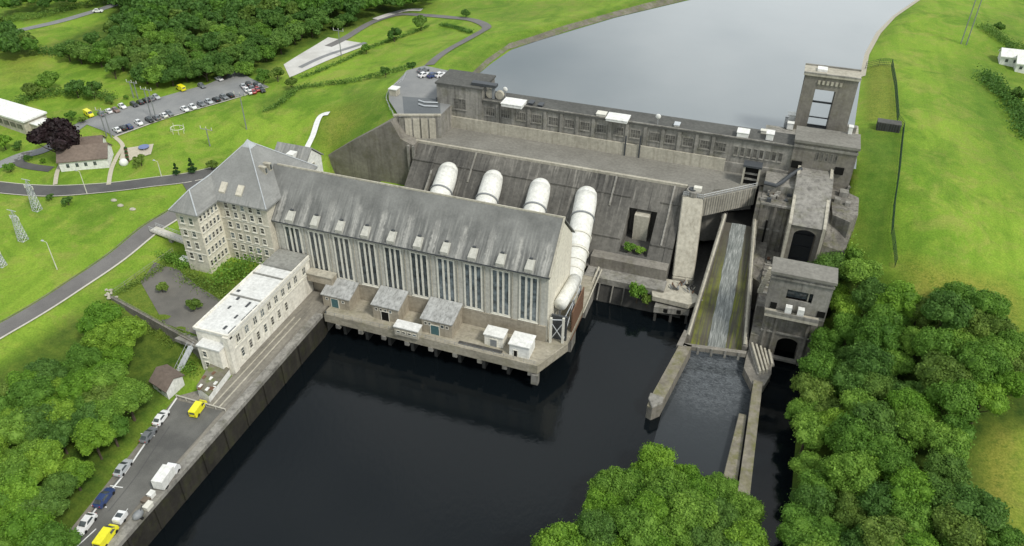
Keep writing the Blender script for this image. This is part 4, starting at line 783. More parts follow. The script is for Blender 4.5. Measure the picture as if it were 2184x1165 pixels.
p = at(1035,180,38); mb = MB(); mb.box(p[0]-4, p[0]+3.6, p[1]-1, p[1]+1, 37.6, 38.4); mb.build('beam', MAT['metal_dark'], t); mb = MB(); mb.box(p[0]+2.2, p[0]+2.9, p[1]-.4, p[1]+.4, 33, 37.6); mb.box(p[0]-3.5, p[0]-2.8, p[1]-.4, p[1]+.4, 33, 37.6); mb.build('leg', MAT['metal'], t)

# ================================================================== lock head house and gate tower
t = thing('lock_head_house', 'square dark grey concrete house at the head of the ship lock', 'building', (53, 70, 24))
mb = MB(); mb.box(46.01, 61.6, 66, 74.2, 6, 35.6); mb.build('wall', MAT['conc_brown'], t); mb = MB(); mb.box(45.8, 61.9, 65.5, 74.6, 35.605, 36.3); mb.build('roof', MAT['terr'], t)
mb = MB(); mb.box(46.0, 61.7, 65.7, 65.996, 34.2, 34.9); mb.build('cornice', MAT['conc'], t)
for i in range(5): window(t, 'window', (52.2+1.15*i, 66, 32.4), 0.5, 2.1, '-y', ('conc', 'glass_gate'), 1, 1, 0.1, 0.12, 0.03, False)
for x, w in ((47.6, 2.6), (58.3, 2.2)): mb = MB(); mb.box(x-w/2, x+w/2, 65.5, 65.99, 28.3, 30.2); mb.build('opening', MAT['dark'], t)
t = thing('gate_tower', 'tall square concrete portal tower for the lock guard gate', 'tower', (52, 83, 29))
GY0, GY1 = 80.0, 86.0; o0 = atY(1742,182,GY0); o1 = atY(1787,186,GY0); lx, rx = o0[0]-.1, o1[0]-.2
mb = MB(); mb.box(45.2, lx, GY0, GY1, 24, 48.0); mb.build('pier', MAT['conc_brown'], t); mb = MB(); mb.box(rx, 58.6, GY0, GY1, 24, 48.0); mb.build('pier', MAT['conc_brown'], t)
mb = MB(); mb.box(45.2, 58.6, GY0-.003, GY1+.003, 44.8, 48.4); mb.build('lintel', MAT['conc_brown'], t)
mb = MB(); mb.box(44.8, 59.0, GY0-.4, GY1+.4, 48.405, 48.9); mb.build('roof', MAT['conc_pale'], t); mb = MB(); mb.box(44.8, 59.0, GY0-.4, GY0, 48.905, 49.3); mb.box(44.8, 59, GY1, GY1+.4, 48.905, 49.3); mb.build('parapet', MAT['conc'], t)
mb = MB(); mb.box(48, 50.5, 82, 84.5, 48.91, 49.6); mb.build('roof_box', MAT['white'], t)
for i in range(6): mb = MB(); mb.box(48.7+i*1.1, 49.3+i*1.1, GY0-.25, GY0-.004, 46.3, 47.3); mb.build('dentil', MAT['conc_pale'], t)
mb = MB(); mb.box(lx, rx, 82.5, 83.0, 29, 33.6); mb.build('gate', MAT['metal'], t); mb = MB(); mb.box(lx, rx, 82.1, 82.4, 40.3, 40.8); mb.box(lx, rx, 82.1, 82.4, 36.0, 36.3); mb.box(lx, rx, 82.1, 82.4, 33.61, 34.0); mb.build('beam', MAT['metal_dark'], t)
mb = MB(); mb.box(lx, rx, GY0-2.5, GY0-1, 29, 33.2); mb.build('stop_gate', MAT['metal_dark'], t)
t = thing('tower_apron', 'pale concrete apron with steps beside the gate tower', 'apron', (61, 83, 30)); mb = MB(); mb.box(58.65, 62.6, 76, 92, 24, 31.2); mb.build('slab', MAT['conc_pale'], t)
mb = MB(); mb.box(59.2, 61.8, 86.5, 88, 31.205, 33.0); mb.build('block', MAT['conc'], t)
for i in range(4): mb = MB(); mb.box(59, 62, 78+i*2.2, 78.3+i*2.2, 31.205, 31.5+.1*i); mb.build('step', MAT['conc'], t)
for (px, py, w, d, h, lb) in ((1688,262,2.6,2.4,2.6,'white winch cabin left of the gate tower foot'),(1703,268,2.2,2.0,1.6,'low white winch box against the gate tower foot'),(1684,275,1.6,1.4,1.8,'small white winch box nearest the gatehouse roof'),(1674,272,.8,.8,3.2,'slim grey winch post left of the gate tower'),(1812,285,1.0,1.4,2.0,'small white kiosk right of the lock head house roof')):
    roofbox(lb, 'winch box', px, py, 33 if px < 1800 else 36.3, w, d, h, 'white' if w > 1.5 or px > 1800 else 'metal', 'winch_box')
mb = MB(); mb.box(38, 46, 73.9, 80, 20, 32.9); t = thing('gate_platform', 'concrete platform between the gatehouse and the gate tower', 'platform', (42, 77, 28)); mb.build('slab', MAT['conc'], t); mb = MB(); mb.box(46.0, 58.6, 74.65, 79.9, 20, 30.5); mb.build('sill', MAT['conc_dark'], t)

# ================================================================== ship lock
t = thing('ship_lock', 'tall stained concrete ship lock with vaulted chamber and heavy buttress', 'lock', (52, 55, 0))
mb = MB(); mb.box(40.6, 48.2, 52, 65.9, -4, 24.1); mb.build('side_block', MAT['conc_lock'], t)
mb = MB(); mb.box(40.6, 48.2, 58, 65.5, 24.105, 26.2); mb.build('upper_step', MAT['conc'], t)
mb = MB(); mb.profy(arch_prof(48.21, 57.2, 2, 23.2, 49.9, 55.2, 20.4, 1.7), 45, 52); mb.build('arch_wall', MAT['conc_brown'], t)
mb = MB(); mb.profx([(44.6,23.21),(52,25.4),(60,28.3),(65.9,28.6),(65.9,10),(52.01,10),(52.01,23.21)], 48.21, 57.2); mb.build('vault', MAT['conc'], t)
mb = MB(); mb.box(49.9, 55.2, 50.5, 51, 2, 22.2); mb.build('lock_gate', MAT['metal_dark'], t)
for z in (10, 14, 17.5, 20): mb = MB(); mb.box(49.95, 55.15, 50.1, 50.49, z-.2, z+.2); mb.build('gate_beam', MAT['metal_dark'], t)
for x in (48.5, 56.6): mb = MB(); mb.hexa([(x-.35,44.0,9),(x+.35,44.0,9),(x+.35,45,9),(x-.35,45,9)],[(x-.35,44.4,23.6),(x+.35,44.4,23.6),(x+.35,66,29.4),(x-.35,66,29.4)]); mb.build('side_rib', MAT['conc_pale'], t)
bt = [tuple(at(x, y, 24)[:2]) for x, y in ((1768,388),(1822,388),(1831,430),(1829,462),(1812,478),(1775,462))]
mb = MB(); n_b = len(bt); low = [(x+(.6 if x > 60 else 0), y-3.5) for x, y in bt]
mb.prism(bt, 2, [24.5]*n_b); mb.build('buttress', MAT['conc_lock'], t)
mb = MB(); mb.hexa([(57.25,44,2),(63.0,44,2),(63.9,54.5,2),(57.25,54.5,2)], [(57.25,45.5,18.5),(62.6,45.5,17.5),(64.0,54,23.5),(57.25,54,23.8)]); mb.build('buttress', MAT['conc_lock'], t)
for (x, y, w) in ((58.5,68,1.6),(60.5,62,2.2),(59,58,1.5),(62,66,1.2),(61.5,57,1.2)): mb = MB(); mb.box(x-w/2, x+w/2, y-w/2, y+w/2, 24.51, 24.9+.4*w); mb.build('capping', MAT['conc'], t)
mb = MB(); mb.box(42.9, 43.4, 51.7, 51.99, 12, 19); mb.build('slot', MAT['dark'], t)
for x in (41.0, 44.6, 47.2): mb = MB(); mb.box(x-.35, x+.35, 51.45, 51.99, 10.4, 23.4); mb.build('buttress', MAT['conc_lock'], t)
for z, pr in ((23.5, .5), (16.2, .25)): mb = MB(); mb.box(40.6, 48.2, 51.99-pr, 51.995, z, z+.55); mb.build('ledge', MAT['conc'], t)
random.seed(12)
for i in range(16):
    x, y = random.uniform(41, 47.6), random.uniform(52.6, 57.4); w, h = random.uniform(.4, 1.6), random.uniform(.2, 1.1); mb = MB(); mb.box(x-w/2, x+w/2, y-.4, y+.4, 24.11, 24.11+h); mb.build('machine_block', MAT[random.choice(['conc', 'conc_lock', 'metal_dark', 'rust', 'conc_brown'])], t)
for i in range(14):
    x, y = random.uniform(45, 49.2), random.uniform(27, 50); w, h = random.uniform(.4, 1.5), random.uniform(.2, 1.2); mb = MB(); mb.box(x-w/2, x+w/2, y-.5, y+.5, 10.31, 10.31+h); mb.build('machine_block', MAT[random.choice(['conc', 'conc_lock', 'metal_dark', 'rust', 'conc_brown'])], t)
for z in (4.5, 9.0): mb = MB(); mb.box(46.4, 57.2, 19.7, 19.98, z+3.6, z+4.0); mb.build('ledge', MAT['conc'], t)
for x in (47.4, 49.4, 56.4): mb = MB(); mb.box(x-.3, x+.3, 19.6, 19.99, -1, 13.5); mb.build('pilaster', MAT['conc_lock'], t)
mb = MB(); mb.box(44.6, 49.8, 26, 51.98, -4, 10.3); mb.build('chamber_wall', MAT['conc_lock'], t); mb = MB(); mb.box(55.3, 58.6, 26, 44.9, -4, 12.5); mb.build('chamber_wall', MAT['conc_lock'], t)
for i in range(6): mb = MB(); mb.box(44.8+.0, 48.5, 44-2.6*i, 44.6-2.6*i, 10.305, 10.7+.1*(i % 3)); mb.build('kerb', MAT['conc'], t)
mb = MB(); mb.hexa([(40.7,40,-4),(44.55,38,-4),(44.55,52,-4),(40.7,52,-4)],[(42.3,40,8.8),(44.55,38,8.8),(44.55,51.9,12.5),(40.7,51.9,12.5)]); mb.build('side_ramp', MAT['conc_lock'], t)

t = thing('lock_control_house', 'pale concrete control house over the arched lower lock gate', 'building', (52, 22, 0))
mb = MB(); mb.profy(arch_prof(46.6, 57.0, -4, 13.6, 50.6, 55.5, 5.4, 1.8), 20, 27); mb.build('gate_wall', MAT['conc_lock'], t)
mb = MB(); mb.box(50.6, 55.5, 24.2, 24.6, -4, 7.2); mb.build('lock_gate', MAT['dark'], t)
mb = MB(); mb.box(50.3, 55.8, 18.9, 19.99, .9, 1.5); mb.build('sill_beam', MAT['conc'], t)
wl = MB(); x0, x1, z0, z1 = 46.1, 59.4, 13.61, 24.2; a0, a1, b0, b1 = 50.1, 55.7, 17.8, 20.5
for (u0, u1, w0, w1) in ((x0,a0,z0,z1),(a1,x1,z0,z1),(a0,a1,z0,b0),(a0,a1,b1,z1)): wl.box(u0, u1, 20.3, 20.8, w0, w1)
wl.box(x0, x1, 25.0, 25.5, z0, z1); wl.box(x0, x0+.5, 20.8, 25, z0, z1); wl.box(x1-.5, x1, 20.8, 25, z0, z1); wl.box(x0+.5, x1-.5, 20.8, 25, z0, z0+.4); wl.build('wall', MAT['conc'], t)
mb = MB(); mb.box(a0, a1, 21.6, 21.7, b0, b1); f_ = mb.build('window', MAT['glass'], t); mb = MB(); mb.box(a1-1.0, a1-.75, 20.9, 21.5, b0, b1); mb.build('mullion', MAT['conc_pale'], f_)
mb = MB(); mb.box(45.7, 59.8, 19.7, 26.0, 24.205, 24.9); mb.build('roof', MAT['terr'], t); mb = MB(); mb.box(45.9, 59.6, 19.95, 20.297, 23.0, 23.5); mb.build('cornice', MAT['conc'], t)
mb = MB(); mb.box(46.3, 58.0, 17.8, 20.0, 13.9, 14.6); mb.build('balcony', MAT['conc_pale'], t); mb = MB(); mb.box(46.3, 58, 17.8, 18.1, 14.605, 15.5); mb.build('balcony_parapet', MAT['conc'], t)
for x in (51.2, 53.9): mb = MB(); mb.box(x-.7, x+.7, 18.4, 19.7, 14.605, 16.9); mb.build('winch_housing', MAT['white'], t)
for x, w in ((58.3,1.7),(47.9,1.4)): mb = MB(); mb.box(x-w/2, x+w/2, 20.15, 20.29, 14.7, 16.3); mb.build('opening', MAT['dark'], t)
mb = MB(); mb.hexa([(57.01,20.4,-4),(59.6,20.4,-4),(59.6,27,-4),(57.01,27,-4)],[(57.01,20.4,13.6),(59.4,20.4,13.6),(59.4,27,13.6),(57.01,27,13.6)]); mb.build('side_wall', MAT['conc_lock'], t)
t = thing('access_stair', 'pale concrete stair flight climbing to the control house roof', 'stairs', (45.4, 27, 10))
a, b = Vector(at(1622,618,13)), Vector(at(1645,572,19)); mb = MB()
for i in range(12): p = a.lerp(b, i/11); mb.box(p.x-.6, p.x+.6, p.y-.5, p.y+.5, p.z-.7, p.z)
mb.build('flight', MAT['conc_pale'], t)

# ================================================================== spillway chute and its portal
t = thing('spillway_chute', 'mossy sloping spillway chute between concrete side walls', 'spillway', (37, 34, 0))
TL, TR, BL, BR = Vector((33.0,51,16.9)), Vector((39.6,51,16.9)), Vector((30.8,17.6,1.0)), Vector((43.2,18.6,1.0))
k = NT('mossy_chute_floor', 0.75, 0.3); n1 = k.noise(1.0, 5, 0.6, k.mapped((1.5, 0.07, 0.1))); n2 = k.noise(0.4, 5, 0.6)
yc = k.xyz()[1]; lowm = k.ramp(k.math('DIVIDE', k.math('SUBTRACT', yc, 18.0), 32.0), [(0.0, 1.0), (0.55, 0.75), (0.95, 0.0)])
c = k.mix((0.085,0.078,0.062), (0.165,0.185,0.020), k.math('MULTIPLY', k.ramp(n1, [(0.44, 0.0), (0.62, 1.0)]), lowm)); c = k.mix(c, (0.07,0.06,0.04), k.math('MULTIPLY', k.ramp(n2, [(0.45, 0.0), (0.65, 1.0)]), 0.7)); k.col(c); MAT['moss'] = k.m
mb = MB(); dn = Vector((0,0,-1.2)); mb.hexa([BL+dn, BR+dn, TR+dn, TL+dn], [BL, BR, TR, TL]); mb.build('floor', MAT['moss'], t)
def cwall(A, B, x_out, hA, hB, mat, nm):
    o_ = Vector((x_out, 0, 0)); mb = MB(); q = [A, A+o_, B+o_, B] if x_out > 0 else [A+o_, A, B, B+o_]
    mb.hexa([Vector((p.x, p.y, -4)) for p in q], [Vector((p.x, p.y, p.z+(hA if (p-A).length < abs(x_out)+.1 else hB))) for p in q]); mb.build(nm, MAT[mat], t)
cwall(BL, TL, -1.0, 2.6, 2.2, 'conc_brown', 'side_wall'); cwall(BR, TR, 1.2, 2.2, 2.2, 'conc_lock', 'side_wall')
for A, B, s in ((BL, TL, -1), (BR, TR, 1)):
    mb = MB(); o_ = Vector((s*.5, 0, 2.75)); mb.tube([A+o_, B+Vector((s*.5, 0, 2.35))], .38, 4); mb.build('coping', MAT['conc_pale'], t)
mb = MB(); mb.hexa([(31.5,38,1),(32.8,38,1),(34.0,51,1),(32,51,1)],[(31.5,38,12),(32.3,38,12),(33.4,51,21),(32,51,21)])
k = NT('spillway_white_water', 0.3, 0.5); n1 = k.noise(1.6, 6, 0.7, k.mapped((2.2, 0.22, 0.3))); k.col(k.ramp(n1, [(0.35, (0.085,0.095,0.085)), (0.52, (0.19,0.20,0.185)), (0.72, (0.45,0.46,0.43))])); k.bump(n1, 0.4, 0.2); MAT['whitewater'] = k.m
mb = MB(); m0 = [BL.lerp(BR, .36), BL.lerp(BR, .70), TL.lerp(TR, .80), TL.lerp(TR, .24)]; u_ = Vector((0, -.06, .12)); rows = []
for s in np.linspace(0, 1, 24):
    a, b = m0[0].lerp(m0[3], s), m0[1].lerp(m0[2], s); j = Vector((random.uniform(-.12, .12), 0, 0)); rows += [a+u_+j, a.lerp(b, .5)+u_*2, b+u_+j]
mb.add(rows, [(i*3+j, i*3+j+1, i*3+j+4, i*3+j+3) for i in range(23) for j in (0, 1)]); struct(mb.build('spillway_water', MAT['whitewater']), 'white water running down the spillway chute', 'water')
t = thing('spillway_bridge', 'narrow concrete beam bridge across the foot of the spillway', 'bridge', (37, 16.5, 3))
a, b = Vector(at(1448,733,3.6)), Vector(at(1592,752,3.6)); mb = MB(); w_ = Vector((0, .55, 0)); h_ = Vector((0, 0, 1.1))
mb.hexa([a-w_-h_, b-w_-h_, b+w_-h_, a+w_-h_], [a-w_, b-w_, b+w_, a+w_]); mb.build('beam', MAT['conc_brown'], t)
for i in range(5): p = a.lerp(b, .1+.2*i); mb = MB(); mb.box(p.x-.25, p.x+.25, p.y-.8, p.y-.56, 1.6, 3.8); mb.build('bracket', MAT['conc'], t)

t = thing('spillway_portal', 'portal with broad leaning pale leg and ribbed beam over the spillway', 'portal', (30, 42, 5))
def P(px, py, y): return Vector(atY(px, py, y))
b0, b1 = Vector(at(1433,590,6.9)), Vector(at(1478,596,6.9)); t0, t1 = Vector(at(1455,418,24.2)), Vector(at(1500,425,24.2)); bk = Vector((0, 3.0, 0))
mb = MB(); mb.hexa([b0-Vector((0,0,8)), b1-Vector((0,0,8)), b1+bk-Vector((0,0,8)), b0+bk-Vector((0,0,8))], [b0, b1, b1+bk, b0+bk]); mb.hexa([b0, b1, b1+bk, b0+bk], [t0, t1, t1+bk, t0+bk]); mb.build('leg', MAT['conc_pale'], t, bevel=0.3)
q0, q1 = t1.copy(), Vector(at(1614,400,24.2)); dz = Vector((0, 0, 5.2)); mb = MB(); mb.hexa([q0-dz, q1-dz, q1-dz+bk, q0-dz+bk], [q0, q1, q1+bk, q0+bk]); mb.build('beam', MAT['conc_pale'], t)
for i in range(22): p = q0.lerp(q1, (i+.5)/22); d_ = (q1-q0).normalized()*.18; n_ = Vector((0, -.16, 0)); mb = MB(); mb.hexa([p-d_-dz+n_, p+d_-dz+n_, p+d_-dz, p-d_-dz], [p-d_+n_, p+d_+n_, p+d_, p-d_]); mb.build('rib', MAT['conc'], t)
mb = MB(); mb.prism([t0, t1+Vector((0,.2,0)), (28.6,54.4), (22,54.1)], 23.0, 24.25); mb.prism([q0+Vector((0,.1,0)), q1+Vector((0,.1,0)), q1+Vector((0,3.2,0)), q0+Vector((0,3.4,0))], 23.3, 24.26); mb.build('deck', MAT['terr'], t)
mb = MB(); mb.prism([(21.7,31),(31.4,31),(32.5,60.5),(21.7,53.6)], -4, 5.1); mb.build('apron', MAT['conc_dark'], t)
mb = MB(); mb.prism([(28,60.6),(40.5,60.6),(40.5,62.5),(28,62.5)], 2, 23.9); mb.build('back_wall', MAT['conc_dark'], t)
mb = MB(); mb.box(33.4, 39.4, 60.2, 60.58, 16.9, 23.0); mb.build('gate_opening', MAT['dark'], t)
mb = MB(); mb.box(33.05, 39.55, 51.05, 60.19, 12, 16.85); mb.build('gate_floor', MAT['dark'], t); mb = MB(); mb.box(31.6, 33.0, 51.1, 60.55, -2, 17.5); mb.build('gate_wall', MAT['conc_dark'], t)  # floor painted near-black to stand in for the cavity's shade
mb = MB(); mb.box(39.6, 40.55, 50.9, 61.4, -2, 23.9); mb.build('leg', MAT['conc_lock'], t)
for (A, B) in ((t0+Vector((.2,.3,0)), t1), (t1+Vector((0,.3,0)), q1+Vector((0,.3,0)))):
    mb = MB(); nn = 12
    for i in range(nn+1): p = A.lerp(B, i/nn); mb.bar(p, p+Vector((0,0,1.2)), .09)
    mb.bar(A+Vector((0,0,1.2)), B+Vector((0,0,1.2)), .09); mb.bar(A+Vector((0,0,.6)), B+Vector((0,0,.6)), .07); mb.build('railing', MAT['galv'], t)
t = thing('leg_turret', 'small round railed turret with machinery on the portal leg', 'turret', ((t0.x+t1.x)/2, t0.y+1.8, 24.2)); c_ = Vector(((t0.x+t1.x)/2, t0.y+1.8, 24.25))
mb = MB(); mb.tube([c_, c_+Vector((0,0,1.3))], 1.9, 14); mb.build('drum', MAT['conc'], t); mb = MB(); mb.box(c_.x-.2, c_.x+1.8, c_.y-.6, c_.y+.8, 25.56, 26.5); mb.build('motor', MAT['trim'], t); mb = MB(); mb.tube([c_+Vector((-.4,0,1.31)), c_+Vector((-.4,0,1.6))], 1.0, 10); mb.build('cap', MAT['metal_dark'], t)
t = thing('hoist_house', 'little hoist frame with dark louvres at the top of the spillway', 'hoist', (38.3, 53.5, 24)); p = at(1600,395,24.3)
hx, hy = p[0]-.3, p[1]+1.0
for s in (-1, 1): mb = MB(); mb.box(hx+s*1.7, hx+s*2.2, hy-.9, hy+1.9, 24.0, 29.3); mb.build('side_frame', MAT['conc_pale'], t)
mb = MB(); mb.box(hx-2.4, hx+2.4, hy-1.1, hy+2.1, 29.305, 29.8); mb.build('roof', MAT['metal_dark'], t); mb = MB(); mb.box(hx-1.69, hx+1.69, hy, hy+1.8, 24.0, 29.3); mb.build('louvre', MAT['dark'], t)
for z in (25.6, 27.2): mb = MB(); mb.box(hx-1.69, hx+1.69, hy-.3, hy-.01, z-.25, z+.25); mb.build('bar', MAT['conc'], t)
t = thing('lock_gallery_pipe', 'thick dark pipe bending along the wall below the lock head house', 'pipe', (42, 63, 26))
mb = MB(); mb.tube([(40.5,57.2,26.9),(43.5,57.0,26.7),(45,59,27.0),(46.5,62,27.6),(49,64.8,28.8)], .55, 8); mb.build('pipe', MAT['metal_dark'], t)
# ledge by the portal leg, with its pump openings
t = thing('pump_ledge', 'low concrete ledge with dark openings beside the portal leg', 'ledge', (25, 27, 0))
mb = MB(); mb.prism([tuple(at(x, y, 6.5)[:2]) for x, y in ((1385,588),(1450,600),(1500,640),(1468,650),(1392,632))], 5.2, 6.5); mb.build('slab', MAT['conc_pale'], t)
mb = MB(); a, b = at(1395,655,4.6), at(1470,662,4.6); mb.hexa([(a[0],a[1],2.9),(b[0],b[1],2.9),(b[0]+.6,b[1]+6,2.9),(a[0],a[1]+6,2.9)],[(a[0],a[1],4.6),(b[0],b[1],4.6),(b[0]+.6,b[1]+6,4.6),(a[0],a[1]+6,4.6)]); mb.build('step', MAT['conc'], t)
for s in (.3, .68): mb = MB(); p = np.array(a)*(1-s)+np.array(b)*s; mb.box(p[0]-.8, p[0]+.8, p[1]-.05, p[1]+.3, 3.2, 4.3); mb.build('opening', MAT['dark'], t)
for s in (.05, .5, .95): mb = MB(); p = np.array(a)*(1-s)+np.array(b)*s; mb.box(p[0]-.3, p[0]+.3, p[1]+.3, p[1]+.9, -4, 2.89); mb.build('column', MAT['conc_dark'], t)
t = thing('scrap_heap', 'heap of broken pipes and fittings on the ledge under the portal leg', 'scrap', (26.5, 33, 6.5))
random.seed(3)
for i in range(26): x, y = random.uniform(23.5, 29.5), random.uniform(30.5, 34.5); a_ = random.uniform(0, 3.1); l = random.uniform(.4, 1.5); mb = MB(); mb.bar((x, y, 6.8), (x+l*math.cos(a_), y+l*math.sin(a_), 6.9+random.uniform(0, 1.0)), random.uniform(.15, .4)); mb.build('fitting', MAT[random.choice(['rust', 'conc_pale', 'metal', 'conc_dark'])], t)
# piers in the tailrace
t = thing('guide_pier', 'long narrow guide pier left of the spillway pool', 'pier', (28, 3, 0))
pp = [tuple(at(x, y, 3.5)[:2]) for x, y in ((1380,866),(1391,872),(1410,864),(1476,738),(1452,730),(1386,850))]; mb = MB(); mb.prism(pp, -4, 3.2); mb.build('wall', MAT['conc_brown'], t); mb = MB(); mb.prism([(x, y) for x, y in pp], 3.203, 3.6); mb.build('capping', MAT['pier_top'], t)
mb = MB(); mb.prism([(pp[5][0]-.3, pp[5][1]-.6), (pp[1][0], pp[1][1]-.4), (pp[2][0]+.2, pp[2][1]), (pp[2][0]+.2, pp[2][1]+1.8), (pp[5][0]-.2, pp[5][1]+1.2)], 3.603, 4.3); mb.build('end_block', MAT['conc'], t, bevel=.15)
mb = MB(); mb.hexa([(28.4,13,-4),(29.8,13,-4),(30.2,19,-4),(29.2,19,-4)],[(28.4,13,3.7),(29.8,13,3.7),(30.2,19,3.9),(29.2,19,3.9)]); mb.build('root_wall', MAT['conc_brown'], t)
t = thing('divide_pier', 'long straight divide pier between spillway pool and lock canal', 'pier', (47.8, -12, 0))
mb = MB(); mb.prism([(47.0,8),(48.9,8),(49.6,-36),(47.3,-36)], -4, 2.4); mb.build('wall', MAT['conc_brown'], t)
mb = MB(); mb.prism([(46.95,8),(48.95,8),(49.65,-36),(47.25,-36)], 2.403, 2.7); mb.build('capping', MAT['pier_top'], t)
t = thing('lower_ledge', 'weedy lower ledge along the divide pier', 'ledge', (45.5, -11, 0)); mb = MB(); mb.prism([(45.0,-2.6),(46.7,-2.6),(46.9,-22),(44.0,-22)], -4, 1.3); mb.build('wall', MAT['conc_brown'], t); mb = MB(); mb.prism([(45.1,-2.7),(46.6,-2.7),(46.8,-21.8),(44.1,-21.8)], 1.303, 1.6); mb.build('capping', MAT['pier_top'], t)
t = thing('stair_ramp', 'broken stepped concrete ramp at the head of the divide pier', 'ramp', (46.5, 13, 0)); mb = MB(); mb.prism([(44.6,19.9),(50.2,19.9),(50.6,12),(49.4,7.5),(46.8,7.0),(44.4,12)], -4, 2.2); mb.build('base', MAT['conc_brown'], t)
random.seed(5)
for i in range(11):
    a_ = Vector((44.7+i*.5, 19.5-i*.15, 0)); d_ = Vector((.32, -.95, 0)); l = 9.5-i*.45; mb = MB(); w_ = Vector((.2, .06, 0)); z_ = 2.5+.7*(i % 2)+random.uniform(0, .4); a2 = a_+d_*l
    if a2.x > 50.2: a2 = a_+d_*(l*.7)
    mb.hexa([a_-w_+Vector((0,0,2.2)), a2-w_+Vector((0,0,2.2)), a2+w_+Vector((0,0,2.2)), a_+w_+Vector((0,0,2.2))], [a_-w_+Vector((0,0,z_+.8)), a2-w_+Vector((0,0,z_-.2)), a2+w_+Vector((0,0,z_-.2)), a_+w_+Vector((0,0,z_+.8))]); mb.build('step', MAT['conc_pale' if i % 2 else 'conc'], t)
mb = MB(); mb.box(44.5, 46.6, 20.0, 26, -4, 6.2); mb.box(43.9+.55, 45.6, 26.02, 38, -4, 8.6); mb.build('side_wall', MAT['conc_lock'], t)
# ------------------------------------------------------------------ trees: trunk with limbs, crown of leaf clumps
ICO = None
def ico():
    global ICO
    if ICO is None:
        bm = bmesh.new(); bmesh.ops.create_icosphere(bm, subdivisions=2, radius=1.0); ICO = (np.array([v.co for v in bm.verts]), [[v.index for v in f.verts] for f in bm.faces]); bm.free()
    return ICO
def crown_mesh(name, seed, R, H, z0, nclump, nleaf, size, mat, shape='round'):
    rng = np.random.default_rng(seed); V = []; F = []; nv = 0; cen = []
    for i in range(nclump):
        d = rng.normal(size=3); d /= np.linalg.norm(d)
        if d[2] < -0.35: d[2] *= -0.6
        rr = rng.uniform(0.35, 0.80); p = d*rr
        if shape == 'cone': tt = rng.uniform(0.05, 0.95); a = rng.uniform(0, 6.28); w = (1-tt)*0.72+0.05; p = np.array([w*math.cos(a), w*math.sin(a), tt*2-1])
        c = np.array([p[0]*R, p[1]*R, z0+H/2+p[2]*H/2]); cr = R*rng.uniform(0.15, 0.42) if shape != 'cone' else R*0.38*(1.15-(p[2]+1)/2)
        cen.append((c, cr))
    iv, if_ = ico()
    for c, cr in cen:
        jit = 1+rng.normal(size=(len(iv), 1))*0.10
        V.append(c+iv*cr*0.80*jit*np.array([1, 1, 0.85])); F += [[nv+j for j in f] for f in if_]; nv += len(iv)
    per = max(6, nleaf//nclump)
    for c, cr in cen:
        d = rng.normal(size=(per, 3)); d /= np.linalg.norm(d, axis=1)[:, None]; d[:, 2] = np.where(d[:, 2] < -0.3, -d[:, 2], d[:, 2])
        pos = c+d*cr*(rng.uniform(0.78, 1.08, size=(per, 1))+np.where(rng.uniform(size=(per, 1)) < .10, rng.uniform(0, .35, size=(per, 1)), 0))*np.array([1, 1, 0.9])
        nrm = d+rng.normal(size=(per, 3))*0.55; nrm /= np.linalg.norm(nrm, axis=1)[:, None]
        t = np.cross(nrm, rng.normal(size=(per, 3))); t /= np.linalg.norm(t, axis=1)[:, None]+1e-9; b = np.cross(nrm, t)
        s = size*rng.uniform(0.6, 1.3, size=(per, 1)); s2 = s*rng.uniform(0.5, 0.9, size=(per, 1))
        q = np.stack([pos-t*s, pos-b*s2+nrm*s*0.15, pos+t*s, pos+b*s2+nrm*s*0.15], 1).reshape(-1, 3)
        V.append(q); F += [[nv+4*j, nv+4*j+1, nv+4*j+2, nv+4*j+3] for j in range(per)]; nv += 4*per
    me = bpy.data.meshes.new(name); me.from_pydata(np.vstack(V).tolist(), [], F); me.materials.append(mat); me.update(); return me
def trunk_mesh(name, seed, h, r, spread):
    rng = random.Random(seed); mb = MB(); top = h
    mb.tube([(0,0,-0.6),(0,0,h*.3),(rng.uniform(-.2,.2),rng.uniform(-.2,.2),h*.65),(rng.uniform(-.3,.3),rng.uniform(-.3,.3),top)], [r*1.25,r,r*.7,r*.25], 7)
    for i in range(5):
        a = i*1.26+rng.uniform(-.3,.3); z = h*rng.uniform(.35,.6); mb.tube([(0,0,z),(math.cos(a)*spread*.4,math.sin(a)*spread*.4,z+h*.16),(math.cos(a)*spread*.75,math.sin(a)*spread*.75,z+h*.34)], [r*.5,r*.32,r*.1], 5)
    return mb.mesh(name, MAT['bark'])
PROTO = {}
def proto(kind, v, matname):
    key = (kind, v, matname)
    if key in PROTO: return PROTO[key]
    if kind == 'big': P_ = (4.8, 7.8, 2.4, 38, 10500, 0.21); T_ = (8.5, .30, 3.6)
    elif kind == 'mid': P_ = (4.3, 6.8, 2.0, 24, 3600, 0.34); T_ = (7.2, .26, 3.2)
    elif kind == 'small': P_ = (2.3, 4.2, 1.2, 14, 900, 0.34); T_ = (4.2, .15, 1.6)
    elif kind == 'bush': P_ = (1.6, 2.2, 0.1, 12, 700, 0.24); T_ = (1.5, .10, .8)
    elif kind == 'cone': P_ = (1.5, 5.2, 0.4, 26, 1500, 0.22); T_ = (4.6, .12, .4)
    cm = crown_mesh('crown', 100+v*7+len(kind), *P_, MAT[matname], 'cone' if kind == 'cone' else 'round')
    tm = trunk_mesh('trunk', v, *T_)
    PROTO[key] = (cm, tm); return PROTO[key]
NTREE = [0]
